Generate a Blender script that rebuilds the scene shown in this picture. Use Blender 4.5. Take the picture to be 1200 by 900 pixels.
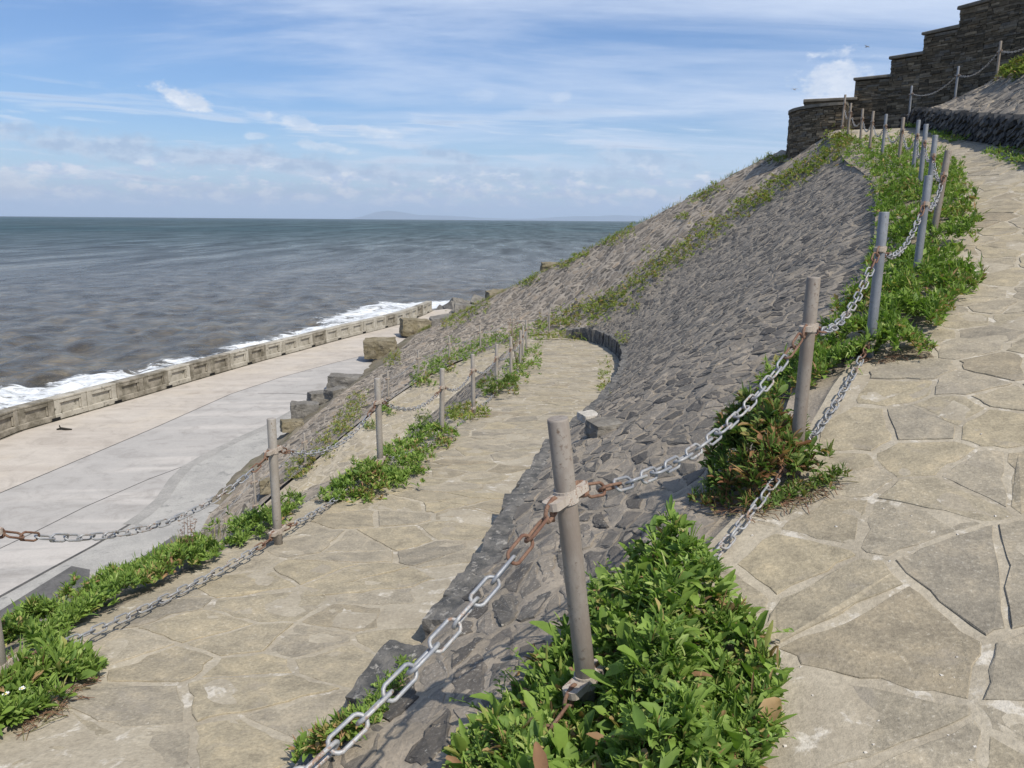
import bpy, math, random
import numpy as np
from mathutils import Vector, Matrix, noise
from mathutils.bvhtree import BVHTree
random.seed(7); rng = np.random.default_rng(7)
for o in list(bpy.data.objects): bpy.data.objects.remove(o)
SC = bpy.context.scene; COL = SC.collection
# ---------------------------------------------------------------- camera
PITCH = math.atan(.2135); ROLL = .0081
CP, SP = math.cos(PITCH), math.sin(PITCH)
F0, R0, U0 = Vector((0, CP, -SP)), Vector((1, 0, 0)), Vector((0, SP, CP))
cr, cu = (R0 + ROLL*U0).normalized(), (U0 - ROLL*R0).normalized()
cam = bpy.data.cameras.new('camera'); co = bpy.data.objects.new('camera', cam); COL.objects.link(co)
cam.sensor_width = 36; cam.lens = 27; cam.clip_start = .05; cam.clip_end = 150000
co.matrix_world = Matrix((cr, cu, -F0)).transposed().to_4x4()
SC.camera = co
# ---------------------------------------------------------------- light
SUN_EL = math.radians(54); SUN_AZ = math.radians(141)      # azimuth clockwise from +Y
SD = Vector((math.sin(SUN_AZ)*math.cos(SUN_EL), math.cos(SUN_AZ)*math.cos(SUN_EL), math.sin(SUN_EL)))
sl = bpy.data.lights.new('sun', 'SUN'); sl.energy = 4.4; sl.angle = math.radians(.55); sl.color = (1, .94, .84)
so = bpy.data.objects.new('sun', sl); COL.objects.link(so); so.rotation_euler = SD.to_track_quat('Z', 'Y').to_euler(); so.location = (0, 0, 40)
SKY_STRENGTH = .10
vs = SC.view_settings; vs.view_transform = 'Standard'; vs.look = 'None'; vs.gamma = 1; vs.exposure = 0.14; vs.use_curve_mapping = False
SC.render.engine = 'CYCLES'
SC.cycles.volume_bounces = 0; SC.cycles.max_bounces = 6; SC.cycles.transparent_max_bounces = 8
# ---------------------------------------------------------------- node helper
class NT:
    def __init__(s, t): s.t = t; s.n = t.nodes; s.l = t.links
    def new(s, k, **kw):
        n = s.n.new(k)
        for a, b in kw.items(): setattr(n, a, b)
        return n
    def put(s, sock, v):
        if v is None: return
        if hasattr(v, 'is_output') or isinstance(v, bpy.types.NodeSocket): s.l.new(v, sock)
        else:
            if isinstance(v, (tuple, list)) and len(v) == 3 and sock.type == 'RGBA': v = (*v, 1)
            sock.default_value = v
    def m(s, op, a, b=None, c=None, clamp=False):
        n = s.new('ShaderNodeMath', operation=op, use_clamp=clamp)
        s.put(n.inputs[0], a)
        if b is not None: s.put(n.inputs[1], b)
        if c is not None: s.put(n.inputs[2], c)
        return n.outputs[0]
    def v(s, op, a, b=None, scale=None):
        n = s.new('ShaderNodeVectorMath', operation=op); s.put(n.inputs[0], a)
        if b is not None: s.put(n.inputs[1], b)
        if scale is not None: s.put(n.inputs[3], scale)
        return n.outputs[1] if op in ('DOT_PRODUCT', 'LENGTH', 'DISTANCE') else n.outputs[0]
    def ss(s, x, a, b, lo=0., hi=1.):
        n = s.new('ShaderNodeMapRange', interpolation_type='SMOOTHSTEP'); s.put(n.inputs[0], x)
        s.put(n.inputs[1], a); s.put(n.inputs[2], b); s.put(n.inputs[3], lo); s.put(n.inputs[4], hi); return n.outputs[0]
    def mr(s, x, a, b, lo=0., hi=1.):
        n = s.new('ShaderNodeMapRange'); s.put(n.inputs[0], x)
        s.put(n.inputs[1], a); s.put(n.inputs[2], b); s.put(n.inputs[3], lo); s.put(n.inputs[4], hi); return n.outputs[0]
    def noise(s, vec, scale, detail=4, rough=.55, dist=0., col=False):
        n = s.new('ShaderNodeTexNoise'); s.put(n.inputs['Vector'], vec); n.inputs['Scale'].default_value = scale
        n.inputs['Detail'].default_value = detail; n.inputs['Roughness'].default_value = rough; n.inputs['Distortion'].default_value = dist
        return n.outputs['Color' if col else 'Fac']
    def mix(s, f, a, b, mode='MIX'):
        n = s.new('ShaderNodeMix', data_type='RGBA', blend_type=mode); s.put(n.inputs[0], f); s.put(n.inputs[6], a); s.put(n.inputs[7], b); return n.outputs[2]
    def ramp(s, x, stops, interp='LINEAR'):
        n = s.new('ShaderNodeValToRGB'); s.put(n.inputs[0], x); r = n.color_ramp; r.interpolation = interp
        while len(r.elements) < len(stops): r.elements.new(.5)
        for e, (p, c) in zip(r.elements, stops): e.position = p; e.color = (*c, 1)
        return n.outputs[0]
    def sep(s, v):
        n = s.new('ShaderNodeSeparateXYZ'); s.put(n.inputs[0], v); return n.outputs
    def comb(s, x, y, z=0.):
        n = s.new('ShaderNodeCombineXYZ'); s.put(n.inputs[0], x); s.put(n.inputs[1], y); s.put(n.inputs[2], z); return n.outputs[0]
    def uv(s): return s.new('ShaderNodeTexCoord').outputs['UV']
    def obj(s): return s.new('ShaderNodeTexCoord').outputs['Object']
    def pos(s): return s.new('ShaderNodeNewGeometry').outputs['Position']
    def attr(s, name, out='Fac'): return s.new('ShaderNodeAttribute', attribute_name=name).outputs[out]
    def bump(s, h, dist, strength=1., normal=None):
        n = s.new('ShaderNodeBump'); s.put(n.inputs['Height'], h); n.inputs['Distance'].default_value = dist
        s.put(n.inputs['Strength'], strength)
        if normal is not None: s.put(n.inputs['Normal'], normal)
        return n.outputs[0]
    def bsdf(s, col, rough=.8, normal=None, spec=.3, metal=0.):
        n = s.new('ShaderNodeBsdfPrincipled'); s.put(n.inputs['Base Color'], col); s.put(n.inputs['Roughness'], rough)
        s.put(n.inputs['Specular IOR Level'], spec); s.put(n.inputs['Metallic'], metal)
        if normal is not None: s.put(n.inputs['Normal'], normal)
        return n
def mat(name):
    m = bpy.data.materials.new(name); m.use_nodes = True; t = NT(m.node_tree); m.node_tree.nodes.clear()
    out = t.new('ShaderNodeOutputMaterial'); return m, t, out
# ---------------------------------------------------------------- sky
def build_world():
    w = bpy.data.worlds.new('World'); SC.world = w; w.use_nodes = True; t = NT(w.node_tree); t.n.clear()
    sky = t.new('ShaderNodeTexSky', sky_type='NISHITA'); sky.sun_disc = False; sky.sun_elevation = SUN_EL; sky.sun_rotation = SUN_AZ
    sky.altitude = 20; sky.air_density = 1.0; sky.dust_density = .6; sky.ozone_density = 1.6
    d = t.v('NORMALIZE', t.new('ShaderNodeTexCoord').outputs['Generated'])
    x, y, z = t.sep(d)
    el = t.m('MULTIPLY', t.m('ARCSINE', z), 57.2958)
    az = t.m('MULTIPLY', t.m('ARCTAN2', x, y), 57.2958)
    zz = t.m('MAXIMUM', t.m('ADD', z, .10), .02)
    p = t.comb(t.m('DIVIDE', x, zz), t.m('DIVIDE', y, zz))
    rot = t.new('ShaderNodeMapping'); t.put(rot.inputs[0], p); rot.inputs['Rotation'].default_value = (0, 0, math.radians(-25)); rot.inputs['Scale'].default_value = (.55, 1.5, 1)
    pr = rot.outputs[0]
    # high thin cloud
    n1 = t.noise(pr, .9, 7, .6, .6); n2 = t.noise(pr, 4.5, 6, .65, .4)
    cir = t.m('ADD', t.m('MULTIPLY', n1, .84), t.m('MULTIPLY', n2, .16))
    bias = t.m('ADD', t.mr(az, -36, 25, -.10, .13), t.ss(el, 3, 22, -.02, .07))
    c1 = t.m('MULTIPLY', t.ss(t.m('ADD', cir, bias), .38, .80), .85)
    # streaky stratus low above the horizon
    q = t.comb(t.m('MULTIPLY', az, .055), t.m('ADD', t.m('MULTIPLY', el, .62), t.m('MULTIPLY', az, .022)))
    n3 = t.noise(q, 1.7, 6, .55, .5)
    band = t.m('MULTIPLY', t.ss(el, .3, 2.2), t.ss(el, 9.5, 5.5))
    c2 = t.m('MULTIPLY', t.m('MULTIPLY', t.ss(n3, .5, .64), band), .8)
    c2d = t.ss(n3, .55, .75)
    # cumulus row at the horizon
    qq = t.comb(t.m('MULTIPLY', az, .22), t.m('MULTIPLY', el, .75))
    n4 = t.noise(qq, 1.6, 7, .62, .2)
    hump = t.m('MULTIPLY', t.ss(el, 5.6, 1.0), t.ss(el, .1, 1.2))
    c3 = t.m('MULTIPLY', t.ss(t.m('ADD', n4, t.m('MULTIPLY', hump, .22)), .62, .74), t.ss(el, 4.5, 3))
    # single puffs: azimuth, elevation, half sizes, tilt
    def puff(a, e, ra, re, tilt=0., th=.35, k=1.):
        da = t.m('SUBTRACT', az, a); de = t.m('SUBTRACT', t.m('SUBTRACT', el, e), t.m('MULTIPLY', da, tilt))
        nn = t.noise(t.comb(t.m('MULTIPLY', az, .6/k), t.m('MULTIPLY', el, 1.1/k)), 1.3, 6, .6, .1)
        r = t.m('SQRT', t.m('ADD', t.m('POWER', t.m('ABSOLUTE', t.m('DIVIDE', da, ra)), 2), t.m('POWER', t.m('ABSOLUTE', t.m('DIVIDE', de, re)), 2)))
        return t.ss(t.m('SUBTRACT', t.m('ADD', 1., t.m('MULTIPLY', t.m('SUBTRACT', nn, .5), 2.2)), r), .0, th*1.6)
    def azel(px, py):
        u = (px-600)/900; v = (450-py)/900; u, v = u-ROLL*v, v+ROLL*u
        dd = (F0+u*R0+v*U0).normalized(); return math.degrees(math.atan2(dd.x, dd.y)), math.degrees(math.asin(dd.z))
    pf = None
    for (px, py, w_, h_, tl, al) in [(216, 118, 34, 12, -.30, .8), (345, 143, 42, 8, -.2, .5), (440, 155, 34, 8, -.1, .45), (380, 172, 36, 7, -.1, .45),
                                     (300, 159, 16, 5, 0, .4), (978, 98, 40, 34, 0, .62), (657, 114, 16, 8, 0, .25), (10, 218, 40, 18, 0, .8), (560, 112, 26, 9, 0, .15)]:
        a, e = azel(px, py)
        c = t.m('MULTIPLY', puff(a, e, w_/900*57.3, h_/900*57.3, tl), al)
        pf = c if pf is None else t.m('MAXIMUM', pf, c)
    gb = None
    for (px, py, w_, h_, tl, al) in [(130, 173, 170, 11, -.085, .8), (370, 196, 190, 10, -.10, .8), (520, 181, 60, 6, -.12, .7), (560, 205, 160, 10, -.02, .6), (760, 188, 90, 9, -.05, .6), (690, 205, 150, 9, 0, .55), (60, 232, 120, 9, 0, .45), (300, 225, 160, 8, 0, .35)]:
        a, e = azel(px, py)
        c = t.m('MULTIPLY', puff(a, e, w_/900*57.3*1.1, h_/900*57.3*1.7, tl, .5, 1.6), min(1, al*1.2))
        gb = c if gb is None else t.m('MAXIMUM', gb, c)
    skc = t.v('SCALE', sky.outputs[0], scale=SKY_STRENGTH)
    skc = t.mix(1., skc, (.72, .92, 1.20), 'MULTIPLY')
    K = 1.0
    col = t.mix(c1, skc, (.68*K, .77*K, .93*K))
    col = t.mix(t.m('MULTIPLY', t.ss(el, 7, 0), .7), col, (.57*K, .75*K, .96*K))
    col = t.mix(c2, col, t.mix(c2d, (.72*K, .80*K, .93*K), (.42*K, .52*K, .70*K)))
    shade = t.ss(t.noise(t.comb(t.m('MULTIPLY', az, .3), t.m('MULTIPLY', el, .5)), 2.4, 5, .6), .4, .62)
    col = t.mix(t.m('MULTIPLY', gb, .8), col, t.mix(shade, (.40*K, .51*K, .69*K), (.60*K, .69*K, .83*K)))
    col = t.mix(c3, col, t.mix(shade, (.52*K, .64*K, .84*K), (.84*K, .88*K, .95*K)))
    col = t.mix(pf, col, t.mix(shade, (.70*K, .76*K, .86*K), (.9*K, .92*K, .96*K)))
    bg = t.new('ShaderNodeBackground'); t.put(bg.inputs[0], col); bg.inputs[1].default_value = 1.0
    out = t.new('ShaderNodeOutputWorld'); t.l.new(bg.outputs[0], out.inputs[0])
build_world()
# ---------------------------------------------------------------- placement helpers (real positions from measured distances)
def ray(px, py):
    u = (px-600)/900; v = (450-py)/900; u, v = u-ROLL*v, v+ROLL*u
    return F0+u*R0+v*U0
def at(px, py, Y): d = ray(px, py); return d*(Y/d.y)
def onz(px, py, z): d = ray(px, py); return d*(z/d.z)
ZP = -8.8; ZS = -10.8
# ---------------------------------------------------------------- object helpers
def link(o, parent=None):
    COL.objects.link(o)
    if parent: o.parent = parent
    return o
def props(o, label=None, cat=None, group=None, kind=None):
    if label: o['label'] = label
    if cat: o['category'] = cat
    if group: o['group'] = group
    if kind: o['kind'] = kind
    return o
def empty(name, loc, label, cat, group=None):
    o = bpy.data.objects.new(name, None); o.location = loc; o.empty_display_size = .2; link(o); return props(o, label, cat, group)
def mesh_np(name, V, faces, m, smooth=False, uvs=None, fattr=None, vattr=None):
    """V (n,3) array; faces: (k,3|4) array or list of lists"""
    me = bpy.data.meshes.new(name)
    if isinstance(faces, np.ndarray):
        k, c = faces.shape
        me.vertices.add(len(V)); me.vertices.foreach_set('co', np.ascontiguousarray(V, dtype=np.float32).ravel())
        me.loops.add(k*c); me.loops.foreach_set('vertex_index', faces.astype(np.int32).ravel())
        me.polygons.add(k); me.polygons.foreach_set('loop_start', np.arange(0, k*c, c, dtype=np.int32))
        me.update(calc_edges=True)
    else:
        me.from_pydata([tuple(map(float, v)) for v in V], [], [tuple(int(i) for i in f) for f in faces]); me.update()
    if uvs is not None:
        li = np.empty(len(me.loops), dtype=np.int32); me.loops.foreach_get('vertex_index', li)
        ul = me.uv_layers.new(name='UVMap'); ul.data.foreach_set('uv', np.asarray(uvs, dtype=np.float32)[li].ravel())
    if fattr:
        for n, a in fattr.items():
            at_ = me.attributes.new(n, 'FLOAT', 'FACE'); at_.data.foreach_set('value', np.asarray(a, dtype=np.float32))
    if vattr:
        for n, a in vattr.items():
            at_ = me.attributes.new(n, 'FLOAT', 'POINT'); at_.data.foreach_set('value', np.asarray(a, dtype=np.float32))
    if smooth: me.polygons.foreach_set('use_smooth', np.ones(len(me.polygons), dtype=bool))
    me.materials.append(m); me.validate(); return me
def obj(name, me, parent=None): return link(bpy.data.objects.new(name, me), parent)
class MB:
    def __init__(s): s.V = []; s.F = []; s.n = 0; s.A = []
    def add(s, V, F, a=None):
        s.V.append(np.asarray(V, dtype=float)); s.F += [[i+s.n for i in f] for f in F]; s.n += len(V)
        s.A += [rng.random() if a is None else a]*len(F)
    def box(s, c, ax, ay, az, hx, hy, hz, jit=0., a=None):
        c = np.array(c, float); ax, ay, az = [np.array(q, float) for q in (ax, ay, az)]
        V = [c+sx*hx*ax+sy*hy*ay+sz*hz*az for sz in (-1, 1) for sx, sy in ((-1, -1), (1, -1), (1, 1), (-1, 1))]
        V = np.array(V)+(rng.random((8, 3))-.5)*jit
        s.add(V, [[3, 2, 1, 0], [4, 5, 6, 7], [0, 1, 5, 4], [1, 2, 6, 5], [2, 3, 7, 6], [3, 0, 4, 7]], a)
    def tube(s, pts, rad, seg=10, cap=True):
        pts = [Vector(p) for p in pts]; n = len(pts)
        if not isinstance(rad, (list, tuple)): rad = [rad]*n
        V = []; up = None
        for i, p in enumerate(pts):
            tg = (pts[min(i+1, n-1)]-pts[max(i-1, 0)]).normalized()
            if up is None: up = tg.orthogonal().normalized()
            up = (up-tg*up.dot(tg)).normalized(); sd = tg.cross(up)
            for k in range(seg):
                a = 2*math.pi*k/seg; V.append(p+rad[i]*(math.cos(a)*up+math.sin(a)*sd))
        F = [[i*seg+k, i*seg+(k+1) % seg, (i+1)*seg+(k+1) % seg, (i+1)*seg+k] for i in range(n-1) for k in range(seg)]
        if cap: F += [list(range(seg))[::-1], [(n-1)*seg+k for k in range(seg)]]
        s.add([tuple(v) for v in V], F)
    def mesh(s, name, m, smooth=False): return mesh_np(name, np.vstack(s.V), s.F, m, smooth, fattr={'tint': s.A})
def bevel(o, w, seg=2):
    md = o.modifiers.new('bevel', 'BEVEL'); md.width = w; md.segments = seg; md.limit_method = 'ANGLE'; md.angle_limit = math.radians(40); return o
# ---------------------------------------------------------------- materials
def m_paving(name, sc, stones, mortar, mw=.05, bumpd=.012, stretch=(1, 1), rotz=0., patch=None, warp=.12, grit=.35, lichen=None, outline=.6, wornk=.35):
    m, t, out = mat(name)
    mp = t.new('ShaderNodeMapping'); t.put(mp.inputs[0], t.uv()); mp.inputs['Rotation'].default_value = (0, 0, rotz); mp.inputs['Scale'].default_value = (stretch[0], stretch[1], 1)
    p = mp.outputs[0]
    w = t.v('SUBTRACT', t.noise(p, 2.6*sc/2, 4, .6, col=True), (.5, .5, .5))
    pw = t.v('ADD', p, t.v('SCALE', w, scale=warp*2/sc*1.2))
    w2 = t.v('SUBTRACT', t.noise(p, 7*sc/2, 4, .65, col=True), (.5, .5, .5)); pw = t.v('ADD', pw, t.v('SCALE', w2, scale=warp*.45/sc))
    v1 = t.new('ShaderNodeTexVoronoi', feature='F1', voronoi_dimensions='2D'); v2 = t.new('ShaderNodeTexVoronoi', feature='DISTANCE_TO_EDGE', voronoi_dimensions='2D')
    for v in (v1, v2): t.put(v.inputs['Vector'], pw); v.inputs['Scale'].default_value = sc; v.inputs['Randomness'].default_value = 1.0
    rnd = t.sep(v1.outputs['Color'])
    nf = t.noise(p, 9, 5, .65); nm = t.noise(p, 2.2, 4, .6); ng = t.noise(p, 70, 3, .7); nl = t.noise(p, .45, 3, .5)
    edge = t.m('ADD', v2.outputs['Distance'], t.m('MULTIPLY', t.m('SUBTRACT', nf, .5), mw*1.7))
    wid = t.m('MULTIPLY', t.mr(t.noise(p, 1.6, 5, .7), .33, .68, .08, 2.1), mw)
    f = t.ss(edge, t.m('MULTIPLY', wid, .55), t.m('ADD', wid, mw*.5))
    # where mortar has smeared over or a stone is worn flush
    worn = t.ss(t.noise(p, 1.9, 7, .72, .6), .50, .66)
    fc = t.m('MULTIPLY', f, t.mr(worn, 0, 1, 1, wornk))
    sc_ = t.ramp(rnd[0], stones, 'LINEAR')
    sc_ = t.mix(.8, sc_, t.ramp(t.m('ADD', t.m('MULTIPLY', nf, .6), t.m('MULTIPLY', nm, .4)), [(.25, (.62, .62, .64)), (.5, (1, 1, 1)), (.78, (1.28, 1.24, 1.16))]), 'MULTIPLY')
    mo = t.mix(1., mortar, t.ramp(t.noise(p, 22, 5, .7), [(.3, (.72, .70, .68)), (.55, (1, 1, 1)), (.75, (1.25, 1.25, 1.25))]), 'MULTIPLY')
    col = t.mix(fc, mo, sc_)
    col = t.mix(t.m('MULTIPLY', t.m('MULTIPLY', t.ss(t.m('ABSOLUTE', t.m('SUBTRACT', edge, t.m('MULTIPLY', wid, .9))), mw*.22, 0.), t.ss(nm, .5, .62)), outline), col, t.v('SCALE', sc_, scale=.4))
    v3 = t.new('ShaderNodeTexVoronoi', feature='DISTANCE_TO_EDGE', voronoi_dimensions='2D'); t.put(v3.inputs['Vector'], t.v('ADD', pw, (3.7, 1.9, 0))); v3.inputs['Scale'].default_value = sc*.8
    crk = t.m('MULTIPLY', t.ss(v3.outputs['Distance'], .014, .004), t.ss(t.noise(p, 1.7, 3, .5), .52, .6)); col = t.mix(t.m('MULTIPLY', crk, .7), col, t.v('SCALE', sc_, scale=.35))
    stn = t.ss(t.noise(p, 5.5, 7, .72, 1.), .52, .64); col = t.mix(t.m('MULTIPLY', stn, .28), col, t.v('SCALE', sc_, scale=.62))
    col = t.mix(.7*grit*2, col, t.ramp(ng, [(.28, (.62, .62, .62)), (.5, (1, 1, 1)), (.72, (1.3, 1.3, 1.3))]), 'MULTIPLY')
    col = t.mix(1., col, t.ramp(nl, [(.3, (.86, .85, .83)), (.65, (1.1, 1.1, 1.1))]), 'MULTIPLY')
    if patch:
        wp = t.m('MULTIPLY', t.ss(t.noise(t.v('MULTIPLY', p, (.7, 1.6, 1)), 3.1, 6, .7, .7), .665, .72), t.mr(f, 0, 1, 1., .35))
        col = t.mix(t.m('MULTIPLY', wp, .8), col, patch)
    if lichen:
        li = t.ss(t.noise(p, 38, 4, .75), .63, .70); col = t.mix(t.m('MULTIPLY', li, t.ss(t.noise(p, 1.1, 4, .6), .42, .62)), col, lichen)
    hgt = t.m('ADD', t.m('MULTIPLY', fc, 1.), t.m('ADD', t.m('MULTIPLY', nf, .7), t.m('ADD', t.m('MULTIPLY', ng, .16), t.m('MULTIPLY', rnd[1], .5))))
    b = t.bsdf(col, t.mr(nf, .3, .7, .75, .95), t.bump(hgt, bumpd, 1.), .25)
    t.l.new(b.outputs[0], out.inputs[0]); return m
def m_simple(name, c1, c2, sc=4., rough=.8, bd=.004, spec=.3, metal=0., c3=None, coords='obj', bsc=None, detail=6, thr=(.35, .65)):
    m, t, out = mat(name); p = t.obj() if coords == 'obj' else t.pos()
    n = t.noise(p, sc, detail, .65); n2 = t.noise(p, bsc or sc*7, 4, .7)
    col = t.mix(t.ss(n, *thr), c1, c2)
    if c3: col = t.mix(t.ss(t.noise(p, sc*2.3, 5, .7, .3), .56, .66), col, c3)
    col = t.mix(.6, col, t.ramp(n2, [(.3, (.7, .7, .7)), (.7, (1.25, 1.25, 1.25))]), 'MULTIPLY')
    b = t.bsdf(col, rough, t.bump(t.m('ADD', n, t.m('MULTIPLY', n2, .4)), bd), spec, metal); t.l.new(b.outputs[0], out.inputs[0]); return m
TAN = [(0., (.235, .208, .16)), (.2, (.30, .265, .20)), (.4, (.335, .28, .20)), (.6, (.275, .245, .195)), (.8, (.345, .305, .235)), (1., (.225, .207, .172))]
M_PATH = m_simple('path_mortar', (.31, .27, .205), (.385, .34, .262), 2.6, .92, .014, .2, coords='pos', c3=(.50, .46, .39), bsc=42, detail=9)
M_PATH_OLD = m_paving('path_stone', 2.2, TAN, (.375, .335, .27), .048, .009, (1, 1.2), .4, patch=(.68, .63, .55), grit=.45, warp=.11, outline=.5, wornk=.35)
M_PATH_FINE = m_paving('path_stone_small', 3.6, [(0., (.28, .245, .18)), (.35, (.33, .285, .20)), (.7, (.37, .33, .25)), (1., (.25, .225, .185))], (.44, .40, .32), .06, .012, (1, 1), .2, patch=(.62, .58, .50), grit=.25, warp=.12, outline=.4)
M_SLOPE = m_simple('slope_mortar', (.25, .212, .163), (.355, .30, .232), 3.2, .92, .02, .2, coords='pos', c3=(.12, .112, .105), bsc=34, detail=8)
M_SLOPE2 = m_simple('rubble_mortar', (.29, .247, .197), (.39, .335, .265), 2.4, .92, .02, .2, coords='pos', c3=(.17, .15, .125), bsc=26, detail=8)
M_BARE = m_simple('bare_ground', (.16, .13, .09), (.24, .20, .14), 3., .9, .02, .2, coords='pos')
# haze, sea, etc. follow later
# ---------------------------------------------------------------- terrain lofts
def crom(P, n):
    P = np.array(P, float); K = len(P); t = np.linspace(0, K-1, n); i = np.clip(t.astype(int), 0, K-2); f = (t-i)[:, None]
    g = lambda j: P[np.clip(j, 0, K-1)]
    p0, p1, p2, p3 = g(i-1), g(i), g(i+1), g(i+2)
    return .5*((2*p1)+(-p0+p2)*f+(2*p0-5*p1+4*p2-p3)*f*f+(-p0+3*p1-3*p2+p3)*f**3)
def nz(p, s, o=4): return noise.fractal(Vector(p)*s, 1., 2., o, noise_basis='PERLIN_ORIGINAL')
BV = []; LOFT = {}
def loft(name, A, B, nu, nv, m, disp=.02, dsc=1.2, lump=0., lsc=2.5, sag=0., grade=1., dens=None, kind='structure', label=None, cat=None, smooth=True):
    K = len(A); tt = np.linspace(0, 1, nu)**grade*(K-1)
    def ev(P):
        P = np.array(P, float); i = np.clip(tt.astype(int), 0, K-2); f = (tt-i)[:, None]
        g = lambda j: P[np.clip(j, 0, K-1)]
        p0, p1, p2, p3 = g(i-1), g(i), g(i+1), g(i+2)
        return .5*((2*p1)+(-p0+p2)*f+(2*p0-5*p1+4*p2-p3)*f*f+(-p0+3*p1-3*p2+p3)*f**3)
    a, b = ev(A), ev(B); s = np.linspace(0, 1, nv)[None, :, None]
    G = a[:, None, :]*(1-s)+b[:, None, :]*s
    mid = G[:, nv//2]; u = np.concatenate([[0], np.cumsum(np.linalg.norm(np.diff(mid, axis=0), axis=1))])
    wd = np.linalg.norm(b-a, axis=1)
    U = np.repeat(u[:, None], nv, 1); Vv = wd[:, None]*np.linspace(0, 1, nv)[None, :]-wd[:, None]*.5
    du = np.gradient(G, axis=0); dv = np.gradient(G, axis=1); N = np.cross(du, dv); N /= np.linalg.norm(N, axis=2, keepdims=True)+1e-9
    sg = np.sign(N[..., 2].mean()) or 1; N *= sg
    nm_ = N.reshape(-1, 3).mean(0); nm_ /= np.linalg.norm(nm_); e2 = np.array([0, 0, 1.])-nm_*nm_[2]
    e2 = e2/np.linalg.norm(e2) if np.linalg.norm(e2) > .35 else np.array([0, 1, 0.]); e1 = np.cross(e2, nm_); e1 /= np.linalg.norm(e1)
    UV = np.stack([G@e1, G@e2], -1).reshape(-1, 2)
    e = np.sin(np.pi*np.linspace(0, 1, nv)); e = np.clip(e*3, 0, 1)
    for i in range(nu):
        for j in range(nv):
            p = G[i, j].copy()
            G[i, j, 2] += disp*nz(p, dsc)
            if lump: G[i, j] += N[i, j]*lump*nz(p, lsc, 5)*e[j]
    if sag: G[..., 2] += sag*np.sin(np.pi*np.linspace(0, 1, nv))[None, :]
    idx = np.arange(nu*nv).reshape(nu, nv)
    Fq = np.stack([idx[:-1, :-1], idx[1:, :-1], idx[1:, 1:], idx[:-1, 1:]], -1).reshape(-1, 4)
    if sg < 0: Fq = Fq[:, ::-1]
    V = G.reshape(-1, 3)
    me = mesh_np(name, V, np.ascontiguousarray(Fq), m, smooth, UV); o = obj(name, me); o['kind'] = kind
    if kind != 'structure' and label: props(o, label, cat)
    BV.append((V, Fq)); LOFT[o.name] = (V, Fq, nm_*(1 if nm_[2] > 0 else -1), e1, e2); return o
# upper path posts (foot positions) and rails
PA = [(-.97, .70, -1.95), (.27, 2.31, -1.62), (1.51, 3.91, -1.30), (2.59, 5.50, -.954), (3.80, 7.30, -.60), (4.66, 8.70, -.25), (5.50, 10.5, .10), (6.30, 12.3, .45),
      (7.32, 14.6, .80), (8.20, 17.0, 1.15), (8.84, 19.2, 1.50), (9.46, 21.3, 1.85), (10.1, 23.4, 2.20), (10.3, 24.8, 2.55), (10.5, 25.8, 2.90)]
def off(P, d, dz=0.):
    P = np.array(P, float); T = np.gradient(P[:, :2], axis=0); T /= np.linalg.norm(T, axis=1, keepdims=True)
    Rr = np.stack([T[:, 1], -T[:, 0]], -1); Q = P.copy(); dd = np.broadcast_to(np.asarray(d, float), (len(P),))
    Q[:, :2] += Rr*dd[:, None]; Q[:, 2] += np.asarray(dz, float); return Q
AL = np.vstack([[-1.95, -.60, -2.16], [-1.47, .03, -2.06], PA, [10.9, 27.2, 2.97], [11.3, 28.6, 3.0]])
AL = off(AL, -.10)
AR = np.array([(0, -2.4, -2.0), (.45, -1.7, -1.88), (.95, -.8, -1.76), (2.2, .85, -1.48), (3.4, 2.45, -1.15), (4.5, 4.1, -.80), (5.75, 6.1, -.42), (6.5, 7.7, -.08), (7.25, 9.6, .32), (8.0, 11.5, .78),
      (9.15, 13.9, 1.2), (10.0, 16.3, 1.56), (10.75, 18.7, 1.9), (11.4, 20.9, 2.25), (12.0, 23.1, 2.6), (12.4, 24.4, 2.8), (12.8, 25.6, 2.98), (13.3, 27.0, 3.05), (13.8, 28.6, 3.08)])
S_P = loft('path', AL, AR, 330, 46, M_PATH, .03, .9, .012, 2.5, grade=1.5)
vw = np.array([.05, .05, .05, .10, .12, .35, .45, .5, .5, .5, .5, .5, .5, .5, .45, .4, .3, .25, .25])
AV = off(AL, -vw, -.05-vw*.22)
loft('verge', AV, AL, 260, 12, M_SLOPE, .03, .9, .03, 3, grade=1.4)
# lower path
BLr = [(-3.3, -.6, -1.9), (-3.0, 1.4, -2.06), (-2.72, 3.2, -2.22), (-2.18, 5.6, -2.53), (-1.78, 8, -2.72), (-1.32, 10.2, -3.0), (-.95, 12.5, -3.2), (-.65, 14.7, -3.38), (-.5, 17, -3.58), (-.3, 19.2, -3.75), (-.1, 22, -3.95), (.1, 25, -4.12), (.4, 27.6, -4.25)]
BRr = [(-1.75, -.6, -1.98), (-1.25, 1.3, -2.12), (-.80, 2.9, -2.26), (-.30, 4.8, -2.45), (0, 6.65, -2.62), (.40, 9.0, -2.85), (.95, 11.0, -3.02), (1.48, 12.95, -3.2), (2.15, 16, -3.48), (2.75, 19.2, -3.72), (3.08, 22, -3.92), (3.1, 25, -4.1), (2.6, 27.6, -4.22)]
S_Q = loft('path', BLr, BRr, 330, 46, M_PATH, .03, .9, .015, 2.2, grade=1.4)
kh = np.array([.10, .11, .12, .15, .17, .17, .17, .18, .22, .28, .36, .42, .42]); kw = .10
BK = np.array(BRr)+np.stack([np.full(13, kw), np.zeros(13), kh], -1); BK[-1, 0] -= .1
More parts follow.
